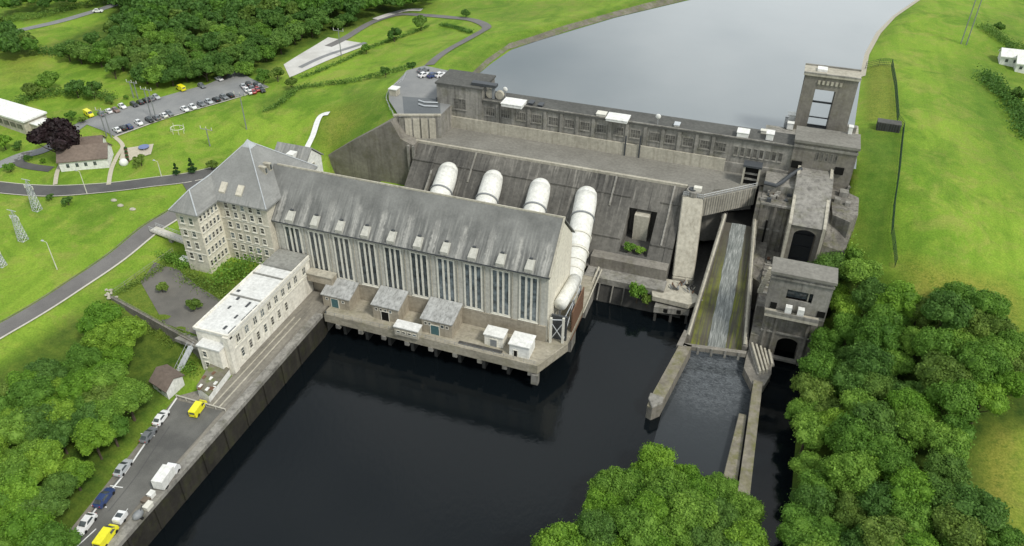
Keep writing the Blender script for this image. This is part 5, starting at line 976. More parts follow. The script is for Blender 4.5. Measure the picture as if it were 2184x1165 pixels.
def tree(x, y, kind, matname, label, group=None, s=1.0, name='tree', cat='tree', nvar=6, sink=0.0, sz=None):
    v = random.randrange(nvar); cm, tm = proto(kind, v, matname); z = Hs(x, y)-sink
    t = bpy.data.objects.new(name, None); COL.objects.link(t); t.location = (x, y, z); t.rotation_euler = (0, 0, random.uniform(0, 6.28)); t.scale = (s, s, s*(sz or random.uniform(.88, 1.15)))
    t.empty_display_size = .5; tag(t, label, cat, group)
    for nm, me_ in (('trunk', tm), ('crown', cm)):
        o = bpy.data.objects.new(nm, me_); COL.objects.link(o); o.parent = t
    NTREE[0] += 1; return t
def inpoly(poly, x, y):
    c = False; n = len(poly)
    for i in range(n):
        a, b = poly[i], poly[(i+1) % n]
        if (a[1] > y) != (b[1] > y) and x < (b[0]-a[0])*(y-a[1])/(b[1]-a[1])+a[0]: c = not c
    return c
def scatter(poly_px, lift, spacing, seed, z0, tries=4000, limit=400, avoid=()):
    """ground spots whose crowns, lifted above the ground, lie inside the outline surveyed on the photo"""
    rng = random.Random(seed); xs = [p[0] for p in poly_px]; ys = [p[1] for p in poly_px]; o = []
    for _ in range(tries):
        px, py = rng.uniform(min(xs), max(xs)), rng.uniform(min(ys), max(ys))
        if not inpoly(poly_px, px, py): continue
        p = onland(px, py, lift, z0)
        if all((p[0]-q[0])**2+(p[1]-q[1])**2 > spacing**2 for q in o) and all((p[0]-q[0])**2+(p[1]-q[1])**2 > q[2]**2 for q in avoid): o.append(p)
        if len(o) >= limit: break
    return o
random.seed(21)
KIND_LABEL = {'leaf': 'mid green', 'leaf_bright': 'bright fresh green', 'leaf_olive': 'olive green', 'leaf_far': 'deep green'}
def forest(spots, kinds, kind, where, group, smin, smax, cat='tree', name='broadleaf_tree', sink=0.0):
    for p in spots:
        mt = random.choices([q[0] for q in kinds], [q[1] for q in kinds])[0]; s = random.uniform(smin, smax)
        sz = 'tall' if s > smin+.66*(smax-smin) else ('short' if s < smin+.33*(smax-smin) else 'middling')
        tree(p[0], p[1], kind, mt, f'{sz} {KIND_LABEL[mt]} broadleaf tree {where}', f'{sz} {KIND_LABEL[mt]} trees {where}', s, name, cat, sink=sink)
RIGHT = [(1768,590),(1800,545),(1850,575),(1900,610),(1935,655),(1985,615),(2060,600),(2120,650),(2150,720),(2200,740),(2200,830),(2090,850),(2045,880),(2060,960),(2070,1050),(2100,1120),(2200,1130),(2200,1400),(1690,1400),(1705,1165),(1715,1000),(1712,900),(1725,820),(1755,740),(1790,690)]
forest(scatter(RIGHT, 8, 4.7, 3, 8, 9000, 130), [('leaf',6),('leaf_bright',1.3),('leaf_olive',1.2),('leaf_far',3)], 'big', 'in the dense wood on the right bank', None, 0.78, 1.2)
MIDCLUMP = [(1170,1185),(1245,1120),(1260,1060),(1330,1010),(1400,985),(1470,985),(1520,1020),(1590,1045),(1590,1130),(1585,1300),(1150,1300)]
sp = scatter(MIDCLUMP, 9, 4.2, 5, 1.5, 5000, 50); sp = [p for p in sp if p[0] < 49.5]+[at(1010,1215,9), at(1060,1225,9)]
forest(sp, [('leaf',4),('leaf_bright',5),('leaf_far',1)], 'big', 'on the small island by the lower pier', None, 0.82, 1.12)
LEFTW = [(-40,840),(40,820),(110,780),(180,745),(215,690),(270,700),(300,745),(310,790),(330,815),(285,850),(265,900),(235,940),(205,1010),(195,1060),(130,1120),(110,1165),(60,1300),(-60,1300)]
av = [(*at(x, y, 7)[:2], 4.5) for x, y in ((345,893),(318,932),(263,1000),(222,1065),(185,1120),(250,1020),(300,960),(150,1165))]+[(*at(355,815,7)[:2], 9.0), (*at(380,790,7)[:2], 6.0), (*at(165,1005,8)[:2], 4.5)]
forest(scatter(LEFTW, 6.5, 3.7, 9, 9, 9000, 90, av), [('leaf',5),('leaf_bright',4),('leaf_olive',1.2),('leaf_far',1)], 'big', 'in the wood left of the quay road', None, 0.66, 1.02)
WOOD = [(245,-10),(250,25),(240,60),(215,75),(150,88),(130,100),(190,112),(250,122),(310,150),(330,158),(380,150),(440,150),(490,138),(525,126),(562,106),(605,80),(640,56),(700,42),(740,26),(800,10),(880,0),(920,-10),(925,-60),(240,-60)]
wood = scatter(WOOD, 5.5, 4.9, 11, 19, 16000, 400); wood.sort(key=lambda p: math.hypot(p[0]-CAMPOS[0], p[1]-CAMPOS[1]))
NEAR = 90
forest(wood[:NEAR], [('leaf_far',6),('leaf',2.5),('leaf_olive',0.6)], 'mid', 'at the front of the big wood behind the car park', None, 0.75, 1.15, sink=1.9)
rest = wood[NEAR:]+scatter([(-20,45),(30,60),(70,90),(60,100),(0,105),(-20,100)], 5, 5.2, 12, 18, 3000, 30)+scatter([(0,15),(130,0),(250,-6),(250,-30),(0,-30)], 5, 7, 13, 18, 3000, 30)
def far_wood(spots, nvar=5):
    rng = np.random.default_rng(77); src = [crown_mesh('crown', 300+v, 4.3, 6.8, 1.6, 18, 1000, .62, MAT['leaf_far']) for v in range(nvar)]; arr = []
    for m_ in src:
        v = np.empty(len(m_.vertices)*3, np.float32); m_.vertices.foreach_get('co', v); arr.append((v.reshape(-1, 3), [tuple(p.vertices) for p in m_.polygons]))
    V = []; LS = []; LT = []; LI = []; nv = 0; MI = []
    for p in spots:
        v, f = arr[rng.integers(nvar)]; a = rng.uniform(0, 6.28); s = rng.uniform(.75, 1.15); R_ = np.array([[math.cos(a), -math.sin(a), 0], [math.sin(a), math.cos(a), 0], [0, 0, 1]])
        V.append(v@R_.T*s*np.array([1, 1, rng.uniform(.9, 1.2)])+np.array([p[0], p[1], p[2]])); mi = int(rng.choice(3, p=[.62, .28, .10]))
        for q in f: LI += [nv+j for j in q]; LT.append(len(q)); MI.append(mi)
        nv += len(v)
    me = bpy.data.meshes.new('far_wood'); V = np.vstack(V); me.vertices.add(len(V)); me.vertices.foreach_set('co', V.astype(np.float32).ravel()); me.loops.add(len(LI)); me.loops.foreach_set('vertex_index', np.array(LI, np.int32))
    LT = np.array(LT, np.int32); me.polygons.add(len(LT)); me.polygons.foreach_set('loop_start', np.concatenate([[0], np.cumsum(LT)[:-1]]).astype(np.int32)); me.polygons.foreach_set('loop_total', LT)
    for m_ in ('leaf_far', 'leaf', 'leaf_olive'): me.materials.append(MAT[m_])
    me.polygons.foreach_set('material_index', np.array(MI, np.int32)); me.update(calc_edges=True)
    o = bpy.data.objects.new('far_wood', me); COL.objects.link(o); tag(o, 'dense far wood spreading behind its front row of trees', 'wood', kind='stuff')
far_wood(rest)
# hedges: one thing each
def hedge(pts, label, w, h, matname='leaf_far', z0=18, seed=1, density=3.0, size=.3):
    rng = np.random.default_rng(seed); L = smooth_line([onland(*p) for p in pts], 6); V = []; F = []; nv = 0
    for i in range(len(L)-1):
        a, b = L[i], L[i+1]; n = max(1, int(np.linalg.norm(b-a)*density))
        for _ in range(n*18):
            s = rng.uniform(); p = a+(b-a)*s; off = rng.normal(size=2)*w*.35; z = Hs(*(p+off)); hz = abs(rng.normal())*.2*h+h*rng.uniform(.1, .95)
            c = np.array([p[0]+off[0], p[1]+off[1], z+hz]); t = rng.normal(size=3); t /= np.linalg.norm(t); n_ = rng.normal(size=3); n_ -= t*(n_@t); n_ /= np.linalg.norm(n_)
            V += [c-t*size, c-n_*size*.7, c+t*size, c+n_*size*.7]; F.append([nv, nv+1, nv+2, nv+3]); nv += 4
    me = bpy.data.meshes.new('hedge'); me.from_pydata([tuple(v) for v in V], [], F); me.materials.append(MAT[matname]); o = bpy.data.objects.new('hedge', me); COL.objects.link(o); tag(o, label, 'hedge'); return o
hedge([(35,228),(70,214),(130,205),(185,207),(245,215)], 'long dark clipped hedge above the white roofed building', 3.0, 2.4)
hedge([(75,112),(110,118),(170,120)], 'rough hedge at the edge of the big wood', 3, 2.5, seed=2)
hedge([(690,182),(740,178),(790,168),(830,158),(872,146)], 'scrubby hedge line climbing towards the dam plaza', 1.8, 1.4, seed=3, density=2.0)
hedge([(640,168),(690,150),(740,128),(800,100),(880,72),(915,58)], 'low hedge along the ditch below the embankment road', 1.4, 1.0, seed=4, density=1.6)
hedge([(565,240),(600,222),(640,190),(690,184)], 'overgrown hedge line in the meadow beside the car park', 2.0, 1.2, seed=5, density=1.8)
hedge([(940,55),(975,62),(1005,72)], 'short hedge inside the bend of the embankment road', 1.5, 1.0, seed=8, density=2)
hedge([(2105,165),(2125,195),(2160,225),(2190,300)], 'dark straggling bushes below the white houses on the right', 6, 2.0, seed=31, density=5, size=.35)
hedge([(2100,60),(2140,90),(2190,110)], 'dark patchy bushes on the upper right meadow', 5, 1.5, seed=32, density=4, size=.3)
hedge([(0,47),(80,40),(160,20),(230,5)], 'dark hedge beside the far lane', 3.0, 2.2, seed=6, density=2)
hedge([(470,610),(500,592),(545,575)], 'thick dark green bushes between courtyard and annex', 5.5, 3.4, 'leaf', seed=7, density=6)
hedge([(395,590),(440,610),(480,630),(510,655),(490,680)], 'weedy scrub on the courtyard edge by the annex', 4.0, 1.0, 'leaf_olive', seed=9, density=4, size=.22)
hedge([(345,548),(365,555),(395,572),(420,560)], 'scrub growing under the footbridge at the courtyard corner', 3.0, 1.6, 'leaf', seed=10, density=5, size=.25)
hedge([(250,630),(300,600),(340,575),(372,545)], 'weeds along the courtyard fence', 2.0, 0.7, 'leaf_olive', seed=11, density=3, size=.2)
hedge([(300,690),(350,715),(410,735)], 'weeds along the lower courtyard wall', 2.0, 0.9, 'leaf_olive', seed=12, density=3, size=.2)
hedge([(1795,545),(1815,560),(1790,580),(1760,600)], 'bushes at the foot of the lock buttress', 3.5, 2.2, 'leaf', seed=13, density=5)
hedge([(390,790),(402,780),(412,800)], 'green bank between the white hut and the annex', 3.0, 1.0, 'leaf', seed=14, density=5, size=.22)
one = [((108,290),'mid','leaf_purple',1.75,'dark purple copper beech beside the white roofed building','beech_tree'),
 ((97,168),'mid','leaf',1.0,'leafy green tree, tallest of the pair on the upper lawn','tree'),((70,188),'mid','leaf_olive',.8,'olive tinged tree leaning against its taller green neighbour','tree'),
 ((160,186),'small','leaf_far',1.5,'dark rounded tree above the hedge, left of its twin','tree'),((196,190),'small','leaf_far',1.4,'dark rounded tree above the hedge, right of its twin','tree'),
 ((241,145),'small','leaf_far',1.6,'solitary dark tree on the lawn edge by the wood','tree'),((236,215),'bush','leaf_far',1.2,'dark bush at the end of the long hedge','bush'),
 ((270,208),'bush','leaf',.7,'small low bush on the lawn by the car park','bush'),((300,345),'bush','leaf_olive',1.45,'rounded yellow green bush beside the garden paving','bush'),
 ((145,431),'bush','leaf_far',1.05,'dark round bush on the grass below the road','bush'),((108,422),'bush','leaf_far',.75,'smaller dark bush by the lower road edge','bush'),
 ((375,362),'cone','leaf_dark',.72,'shorter dark conical cypress beside the road','cypress'),((408,355),'cone','leaf_dark',.92,'taller dark conical cypress beside the road','cypress'),
 ((450,355),'bush','leaf_olive',1.3,'pale olive shrub next to the office roof','bush'),((90,345),'bush','leaf_bright',.7,'bright little shrub in the front garden','bush'),((20,358),'bush','leaf',1.25,'bush on the verge left of the house','bush'),((60,338),'bush','leaf_far',.9,'dark low shrub under the copper beech','bush'),
 ((5,300),'small','leaf_bright',1.2,'bright green tree cut by the left edge','tree'),((40,312),'bush','leaf_far',1.1,'dark bush behind the white roofed building','bush'),((150,245),'small','leaf',.8,'loose leafed tree left of the yellow van','tree'),((175,258),'bush','leaf_olive',.9,'yellowish shrub by the car park entrance','bush'),
 ((840,72),'small','leaf_far',1.25,'dark tree on the field edge by the hedge','tree'),((897,45),'small','leaf_far',1.5,'tall dark tree beside the embankment road','tree'),((780,102),'small','leaf',.9,'bush at the corner of the gravel yard','bush'),((822,152),'small','leaf_far',.85,'dark shrub in the climbing hedge line','bush'),((880,140),'small','leaf_far',.75,'upright dark shrub at the plaza entrance','bush'),((790,162),'bush','leaf_far',.6,'tiny dark shrub low in the climbing hedge','bush'),((994,30),'bush','leaf_far',1.4,'dark bush on the far embankment lawn','bush'),
 ((590,155),'mid','leaf_olive',.75,'olive tree between car park and gravel yard','tree'),((560,160),'mid','leaf',.7,'green tree at the far end of the car park','tree'),((620,175),'small','leaf_olive',1.0,'scrubby tree by the yard corner','tree'),((328,130),'mid','leaf_bright',.95,'bright yellow green tree at the front of the big wood','tree'),
 ((344,615),'bush','leaf_olive',1.2,'round weedy bush in the middle of the courtyard','bush'),((411,652),'bush','leaf_olive',1.25,'round weedy bush nearest the annex in the courtyard','bush'),
 ((1820,545),'bush','leaf',1.5,'bush beside the lock buttress on the green slope','bush'),((2172,205),'bush','leaf_far',1.8,'dark bush just below the second white house','bush'),((2130,60),'bush','leaf_far',1.4,'dark bush on the upper right meadow','bush'),((2150,100),'bush','leaf_far',1.2,'smaller bush below the upper right meadow bush','bush')]
for (p, kd, mt, s, lb, nm) in one:
    lift = {'mid': 4.5*s, 'small': 2.6*s, 'bush': 1.0*s, 'cone': 2.4*s}[kd]; q = onland(p[0], p[1], lift); tree(q[0], q[1], kd, mt, lb, None, s, nm, nm.split('_')[-1], 3, sz=1.0, sink={'mid':1.6,'small':.9,'bush':0,'cone':.1}[kd]*s)
q = onland(150, 1003, 1.2, 8)
for dx_, dy_, s in ((0,0,1.0),): tree(q[0], q[1], 'bush', 'blossom', 'white flowering shrub in the wood beside the quay road', None, 1.35, 'flowering_shrub', 'shrub', 2, sz=.7)
q = onland(168, 1010, 1.0, 8); tree(q[0], q[1], 'bush', 'blossom', 'smaller white flowering shrub beside the larger one', None, .8, 'flowering_shrub', 'shrub', 2, sz=.7)
# shrubs growing on the structures
def shrub_at(p, s, label, mt='leaf', sz=1.0):
    cm, tm = proto('bush', 1, mt); t = bpy.data.objects.new('shrub', None); COL.objects.link(t); t.location = p; t.scale = (s, s, s*sz); tag(t, label, 'shrub')
    for nm, me_ in (('trunk', tm), ('crown', cm)): o = bpy.data.objects.new(nm, me_); COL.objects.link(o); o.parent = t
shrub_at((15.6, 28.0, 3.4), 1.75, 'green shrub hanging over the wall at the dam toe', sz=1.25); shrub_at((18.3, 27.6, 2.6), 1.2, 'smaller shrub lower down the dam toe wall', 'leaf_olive', 1.2)
shrub_at((10.6, 39.6, fl), 1.35, 'weeds filling the recess in the dam face', 'leaf', .8); shrub_at((13.4, 39.4, fl), 1.1, 'weeds in the right corner of the dam recess', 'leaf', .8)
# young spruces on the meadow edge above the dam recess are not needed: pines on the ridge of the right bank
for i, (px, py) in enumerate(((1990,330),(2005,250),(2035,320),(1965,470),(2050,480),(1945,150),(1940,330),(2060,130))): pass

# ------------------------------------------------------------------ vehicles
def loft(mb, secs, mi=0):
    """sections: (x, half width, z0, z1, half width at top)"""
    b = len(mb.v); vs = []; fs = []
    for x, w, z0, z1, wt in secs: vs += [(x,-w,z0),(x,w,z0),(x,wt,z1),(x,-wt,z1)]
    for i in range(len(secs)-1):
        for k_ in range(4): fs.append((i*4+k_, i*4+(k_+1) % 4, (i+1)*4+(k_+1) % 4, (i+1)*4+k_))
    fs.append((3,2,1,0)); n = len(secs)-1; fs.append((n*4,n*4+1,n*4+2,n*4+3)); mb.add(vs, fs, mi)
VEH = {}
def vehicle_proto(kind, colour):
    if (kind, colour) in VEH: return VEH[(kind, colour)]
    parts = []
    def part(nm, mb, mat): me_ = mb.mesh(nm, mat); parts.append((nm, me_, []))
    P_ = PAINT[colour]; body = MB(); gl = MB()
    if kind == 'car':
        loft(body, [(-2.15,.70,.45,.80,.66),(-2.05,.84,.30,.92,.78),(-1.2,.88,.26,.98,.80),(0.9,.88,.26,.96,.80),(1.7,.85,.26,.84,.76),(2.1,.72,.32,.66,.64)])
        loft(body, [(-1.75,.74,.93,1.0,.70),(-1.15,.74,.95,1.46,.60),(0.1,.74,.95,1.48,.60),(0.9,.74,.93,1.02,.68)])
        for s in (-1, 1): gl.hexa([(-1.2,s*.70,1.0),(.45,s*.70,1.0),(.45,s*.755,1.0),(-1.2,s*.755,1.0)],[(-1.0,s*.58,1.40),(0.05,s*.58,1.40),(0.05,s*.64,1.40),(-1.0,s*.64,1.40)])
        gl.hexa([(.16,-.55,1.47),(.92,-.60,1.05),(.92,.60,1.05),(.16,.55,1.47)],[(.20,-.55,1.50),(.97,-.60,1.09),(.97,.60,1.09),(.20,.55,1.50)]); gl.hexa([(-1.74,-.58,1.04),(-1.20,-.54,1.45),(-1.20,.54,1.45),(-1.74,.58,1.04)],[(-1.79,-.58,1.07),(-1.24,-.54,1.49),(-1.24,.54,1.49),(-1.79,.58,1.07)])
        wx_, wr, wy = (1.32,-1.3), .32, .80
    elif kind == 'van':
        loft(body, [(-2.45,.84,.40,1.85,.78),(-2.35,.92,.30,1.98,.82),(1.0,.92,.28,2.0,.82),(1.75,.92,.28,1.25,.80),(2.35,.88,.28,1.05,.76),(2.5,.78,.34,.80,.70)])
        for s in (-1, 1): gl.hexa([(.3,s*.84,1.15),(1.5,s*.84,1.15),(1.5,s*.905,1.15),(.3,s*.905,1.15)],[(.3,s*.79,1.7),(1.05,s*.79,1.7),(1.05,s*.86,1.7),(.3,s*.86,1.7)])
        gl.hexa([(1.08,-.7,1.94),(1.76,-.72,1.29),(1.76,.72,1.29),(1.08,.7,1.94)],[(1.14,-.7,1.98),(1.82,-.72,1.33),(1.82,.72,1.33),(1.14,.7,1.98)]); gl.box(-2.48,-2.4,-.6,.6,1.2,1.7)
        wx_, wr, wy = (1.55,-1.5), .35, .84
    elif kind == 'truck':
        loft(body, [(1.2,1.0,.5,2.1,.95),(2.3,1.0,.5,2.2,.92),(2.9,1.0,.5,1.3,.94),(3.0,.95,.5,1.1,.9)])
        cg = MB(); cg.box(-3.0,1.1,-1.1,1.1,.9,3.0); parts.append(('cargo_box', cg.mesh('cargo_box', MAT['white']), []))
        gl.hexa([(2.32,-.8,2.15),(2.9,-.85,1.36),(2.9,.85,1.36),(2.32,.8,2.15)],[(2.38,-.8,2.2),(2.96,-.85,1.4),(2.96,.85,1.4),(2.38,.8,2.2)])
        wx_, wr, wy = (2.1,-1.9), .42, .9
    elif kind == 'trailer':
        loft(body, [(-1.2,.75,.5,1.2,.75),(-1.1,.8,.45,1.5,.74),(1.0,.8,.45,1.5,.74),(1.25,.72,.5,1.15,.7)]); body.bar((1.2,0,.5),(2.2,0,.5),.1); gl.box(-.5,.4,-.6,.6,1.49,1.56); wx_, wr, wy = (-.1,), .3, .78
    part('body', body, P_); part('window', gl, MAT['glass'])
    for x in wx_:
        for s in (-1, 1): mb = MB(); mb.tube([(x, s*wy-.11, wr),(x, s*wy+.11, wr)], wr, 10); part('wheel', mb, MAT['tyre'])
    if kind in ('car', 'van'):
        fx_, fz_ = (2.02, .62) if kind == 'car' else (2.42, .72)
        for s in (-1, 1): mb = MB(); mb.box(fx_-.06, fx_+.09, s*.58-.13, s*.58+.13, fz_-.07, fz_+.07); part('headlight', mb, MAT['galv']); mb = MB(); bx0 = -2.16 if kind == 'car' else -2.5; mb.box(bx0, bx0+.12, s*.62-.1, s*.62+.1, .72, .9); part('tail_light', mb, MAT['red'])
    VEH[(kind, colour)] = parts; return parts
def vehicle(kind, colour, pos, ang, label, name='parked_car', cat='car', group=None, s=1.0):
    t = thing(name, label, cat, tuple(pos), ang, group); t.scale = (s, s, s)
    for nm, me_, _ in vehicle_proto(kind, colour): o = bpy.data.objects.new(nm, me_); COL.objects.link(o); o.parent = t
    return t
def ang(p, q): return math.atan2(q[1]-p[1], q[0]-p[0])
kd_ = ang(at(205,1085,7), at(300,960,7)); ZQ = 6.985
def quay(px, py): p = at(px, py, ZQ); return (p[0], p[1], ZQ)
vehicle('car','white', quay(345,895), kd_, 'white car parked nearest the white hut on the quay road')
vehicle('car','grey', quay(318,932), kd_, 'dark car with pale bonnet parked second along the quay road')
vehicle('car','silver', quay(264,1002), kd_, 'silver car parked beside the quay road kerb line')
vehicle('car','blue', quay(224,1066), kd_, 'dark blue car parked between silver and white cars on the quay', s=1.08)
vehicle('car','white', quay(185,1122), kd_+math.pi, 'white car parked nearest the bottom edge on the quay', s=1.05)
vehicle('van','yellow', quay(424,876), kd_, 'bright yellow van driving near the quay barrier', 'van', 'van', s=.93)
vehicle('van','yellow', quay(229,1150), kd_, 'bright yellow van cut by the bottom edge of the photo', 'van', 'van', s=1.0)
vehicle('truck','white', quay(360,1024), kd_, 'white box truck parked against the quay wall', 'box_truck', 'truck')
vehicle('trailer','white', quay(259,1110), kd_, 'small white trailer behind the bottom yellow van', 'trailer', 'trailer', s=1.0)
for (px, py, w, l, h, m_, lb) in ((325,1060,1.0,1.2,1.1,'white','white crate by the quay coping nearest the truck'),(318,1084,1.0,1.6,1.0,'trim','pale crate by the quay coping below the white one')):
    p = at(px, py, 7); t = thing('crate', lb, 'crate', (p[0], p[1], 7)); mb = MB(); mb.box(p[0]-w/2, p[0]+w/2, p[1]-l/2, p[1]+l/2, 7.0, 7+h); mb.build('box', MAT[m_], t, bevel=.06); mb = MB(); mb.box(p[0]-w/2-.06, p[0]+w/2+.06, p[1]-l/2-.06, p[1]+l/2+.06, 7+h+.003, 7.1+h); mb.build('lid', MAT[m_], t)
p = at(297,1105,7); t = thing('compressor', 'grey wheeled compressor beside the quay coping', 'machine', (p[0], p[1], 7)); mb = MB(); mb.smooth = True; mb.ball((p[0], p[1], 7.9), .8, 1.2, .75, 10); mb.build('housing', MAT['metal'], t); mb = MB(); mb.bar((p[0]+.2, p[1]+.6, 8.3), (p[0]+.5, p[1]+1.0, 9.6), .14); mb.build('exhaust', MAT['metal_dark'], t); mb = MB(); mb.tube([(p[0]-.9,p[1],7.3),(p[0]+.9,p[1],7.3)], .3, 8); mb.build('wheel', MAT['tyre'], t)
p = at(312,1070,7); t = thing('pallet_stack', 'dark stack of pallets between crates and truck on the quay', 'pallets', (p[0], p[1], 7)); 
for i in range(4): mb = MB(); mb.box(p[0]-.7, p[0]+.7, p[1]-.6, p[1]+.6, 7.02+i*.18, 7.14+i*.18); mb.build('pallet', MAT['wood'], t)
# car park rows
ORD = ['first','second','third','fourth','fifth','sixth','seventh','eighth','ninth','tenth','eleventh','twelfth','thirteenth','fourteenth','fifteenth','sixteenth']
rowdir = ang(onland(250,283), onland(470,212)); PER = rowdir+math.pi/2
def carrow(lst, where, group, a0):
    for i, (px, py, colr) in enumerate(lst):
        p = onland(px, py); kd = 'van' if colr == 'yellow' else 'car'; s_ = .9
        vehicle(kd, colr, (p[0], p[1], p[2]+.2), a0+random.uniform(-.05, .05)+(math.pi if random.random() < .4 else 0), f'{colr} {"van" if kd == "van" else "car"}, {ORD[i]} from the near end of the {where}', 'van' if kd == 'van' else 'parked_car', 'van' if kd == 'van' else 'car', group, s_)
carrow([(250,281,'white'),(264,277,'black'),(276,274,'blue'),(297,266,'white'),(320,260,'black'),(335,255,'grey'),(350,250,'white'),(362,246,'grey'),(395,237,'white'),(412,232,'white'),(430,226,'grey'),(446,221,'silver'),(462,216,'black'),(478,211,'grey'),(492,207,'black')], 'lower car park row', 'cars in the lower row of the car park', PER)
carrow([(191,248,'yellow'),(217,247,'grey'),(233,241,'white'),(248,239,'brown'),(262,231,'white'),(287,227,'black'),(300,222,'black'),(312,218,'black'),(322,215,'grey'),(334,211,'silver'),(387,193,'yellow'),(431,187,'grey'),(468,172,'white'),(488,155,'white')], 'upper car park row', 'cars in the upper row of the car park', PER)
carrow([(519,187,'silver'),(526,195,'white'),(531,182,'black'),(538,191,'grey'),(541,199,'red'),(547,184,'black'),(549,194,'red'),(556,189,'silver'),(560,196,'black'),(534,200,'white')], 'far corner of the car park', 'cars crowded in the far corner of the car park', PER-.3)
for i, (px, py, colr, lb) in enumerate(((905,163,'white','white car left of the blue car on the dam plaza'),(924,164,'blue','dark blue car between two pale cars on the dam plaza'),(940,163,'white','white car right of the blue car on the dam plaza'),(903,153,'grey','grey car behind the row on the dam plaza'))):
    p = at(px, py, 31); vehicle('car', colr, (p[0], p[1], 31.0), 1.1, lb, s=1.0)
p = onland(210,27); vehicle('car','white',(p[0],p[1],p[2]+.2), .4, 'white car far off on the lane at the top left')
p = at(905,225,31); t = thing('guard_rail', 'pale curved guard rail pieces lying on the dark plaza patch', 'rail', (p[0], p[1], 31))
for y_ in (218, 226): mb = MB(); mb.tube([at(893,y_-4,31.4), at(905,y_,31.4), at(934,y_+1,31.4)], .25, 5); mb.build('rail', MAT['galv'], t)
t = thing('site_cabins', 'white site hut at the corner of the dam plaza', 'hut', tuple(at(842,202,31))); p = at(842,202,31); mb = MB(); mb.box(p[0]-1.2, p[0]+1.2, p[1]-1.2, p[1]+1.2, 30.9, 33.0); mb.build('wall', MAT['conc_pale'], t); mb = MB(); mb.box(p[0]-1.4, p[0]+1.4, p[1]-1.4, p[1]+1.4, 33.003, 33.25); mb.build('roof', MAT['white'], t)

# ------------------------------------------------------------------ houses
def house(name, label, corners, zg, hwall, hroof, wallm, roofm, wins, cat='house', ridge_long=True, chim=False):
    """corners: four ground points counter-clockwise starting at the near left one"""
    C_ = [Vector((c[0], c[1], zg)) for c in corners]; ctr = sum(C_, Vector())/4; t = thing(name, label, cat, tuple(ctr))
    up = Vector((0, 0, hwall)); mb = MB(); dn = Vector((0, 0, -2.5)); mb.hexa([c+dn for c in C_], [c+up for c in C_])
    a, b = (C_[0]+C_[3])/2+up+Vector((0,0,hroof)), (C_[1]+C_[2])/2+up+Vector((0,0,hroof)); mb.add([C_[0]+up, C_[3]+up, a, C_[1]+up, C_[2]+up, b], [(0,2,1),(3,4,5),(0,3,5,2),(1,2,5,4)]); mb.build('wall', MAT[wallm], t)
    e = (C_[1]-C_[0]).normalized()*.4; th = Vector((0, 0, .28)); o1 = (C_[0]-C_[3]).normalized()*.45-Vector((0, 0, .28)); mb = MB(); L0 = Vector((0,0,.02))
    for p, q, s in ((C_[0], C_[1], 1), (C_[3], C_[2], -1)):
        lo0, lo1 = p+up-e+o1*1 if s == 1 else p+up-e+Vector((-o1.x,-o1.y,o1.z)), q+up+e+o1 if s == 1 else q+up+e+Vector((-o1.x,-o1.y,o1.z))
        quad = [lo0+L0, lo1+L0, b+e+L0, a-e+L0] if s == 1 else [lo1+L0, lo0+L0, a-e+L0*1.5, b+e+L0*1.5]; mb.hexa(quad, [x+th for x in quad])
    mb.build('roof', MAT[roofm], t)
    if chim: p = a.lerp(b, .3); mb = MB(); mb.box(p.x-.4, p.x+.4, p.y-.4, p.y+.4, p.z-.6, p.z+1.2); mb.build('chimney', MAT['white'], t)
    d = (C_[1]-C_[0]); ln = d.length; d.normalize(); n_ = Vector((d.y, -d.x, 0))
    for (u, z, w, h) in wins:
        p = C_[0]+d*(u*ln)+Vector((0,0,z)); mb = MB(); q = [p-d*w/2-n_*.05, p+d*w/2-n_*.05, p+d*w/2+n_*.08, p-d*w/2+n_*.08]; q = [q[0], q[1], q[2], q[3]]
        mb.hexa([q[3]-Vector((0,0,h/2)), q[2]-Vector((0,0,h/2)), q[1]-Vector((0,0,h/2)), q[0]-Vector((0,0,h/2))], [q[3]+Vector((0,0,h/2)), q[2]+Vector((0,0,h/2)), q[1]+Vector((0,0,h/2)), q[0]+Vector((0,0,h/2))]); mb.build('window', MAT['glass'], t)
    return t
def pxcorners(a, b, depth):
    a, b = Vector(a[:2]), Vector(b[:2]); d = (b-a).normalized(); n_ = Vector((-d.y, d.x)); return [a, b, b+n_*depth, a+n_*depth]
a, b = onland(131,367), onland(234,358); zg_ = (Hs(a[0],a[1])+Hs(b[0],b[1]))/2
house('bungalow', 'cream bungalow with brown tiled roof beside the copper beech', pxcorners(a, b, 8.0), zg_, 3.3, 2.6, 'white', 'tile', [(.17,1.8,.8,1.1),(.36,1.8,.8,1.1),(.54,1.8,.8,1.1),(.73,1.8,.8,1.1)])
a2 = Vector(a[:2]).lerp(Vector(b[:2]), .35)+(Vector((-(b[1]-a[1]), b[0]-a[0]))).normalized()*8.01; b2 = Vector(a[:2]).lerp(Vector(b[:2]), .8)+(Vector((-(b[1]-a[1]), b[0]-a[0]))).normalized()*8.01
house('house_wing', 'rear wing of the cream bungalow with white gable end', pxcorners(a2, b2, 6.0), zg_, 3.1, 2.2, 'white', 'tile', [])
a, b = onland(-60,248,0,16), onland(58,288,0,16); t = thing('flat_roofed_hall', 'low white roofed hall cut by the left edge', 'building', (float(a[0]), float(a[1]), 16))
cs = pxcorners(a, b, 8.0); zr = Hs(b[0], b[1]); mb = MB(); mb.prism([c[:] for c in cs], zr-3, zr+4.2); mb.build('wall', MAT['conc_pale'], t); mb = MB(); cc = sum(cs, Vector((0,0)))/4; mb.prism([(c-cc)*1.05+cc for c in cs], zr+4.205, zr+4.7); mb.build('roof', MAT['white'], t)
dd = (cs[1]-cs[0]); 
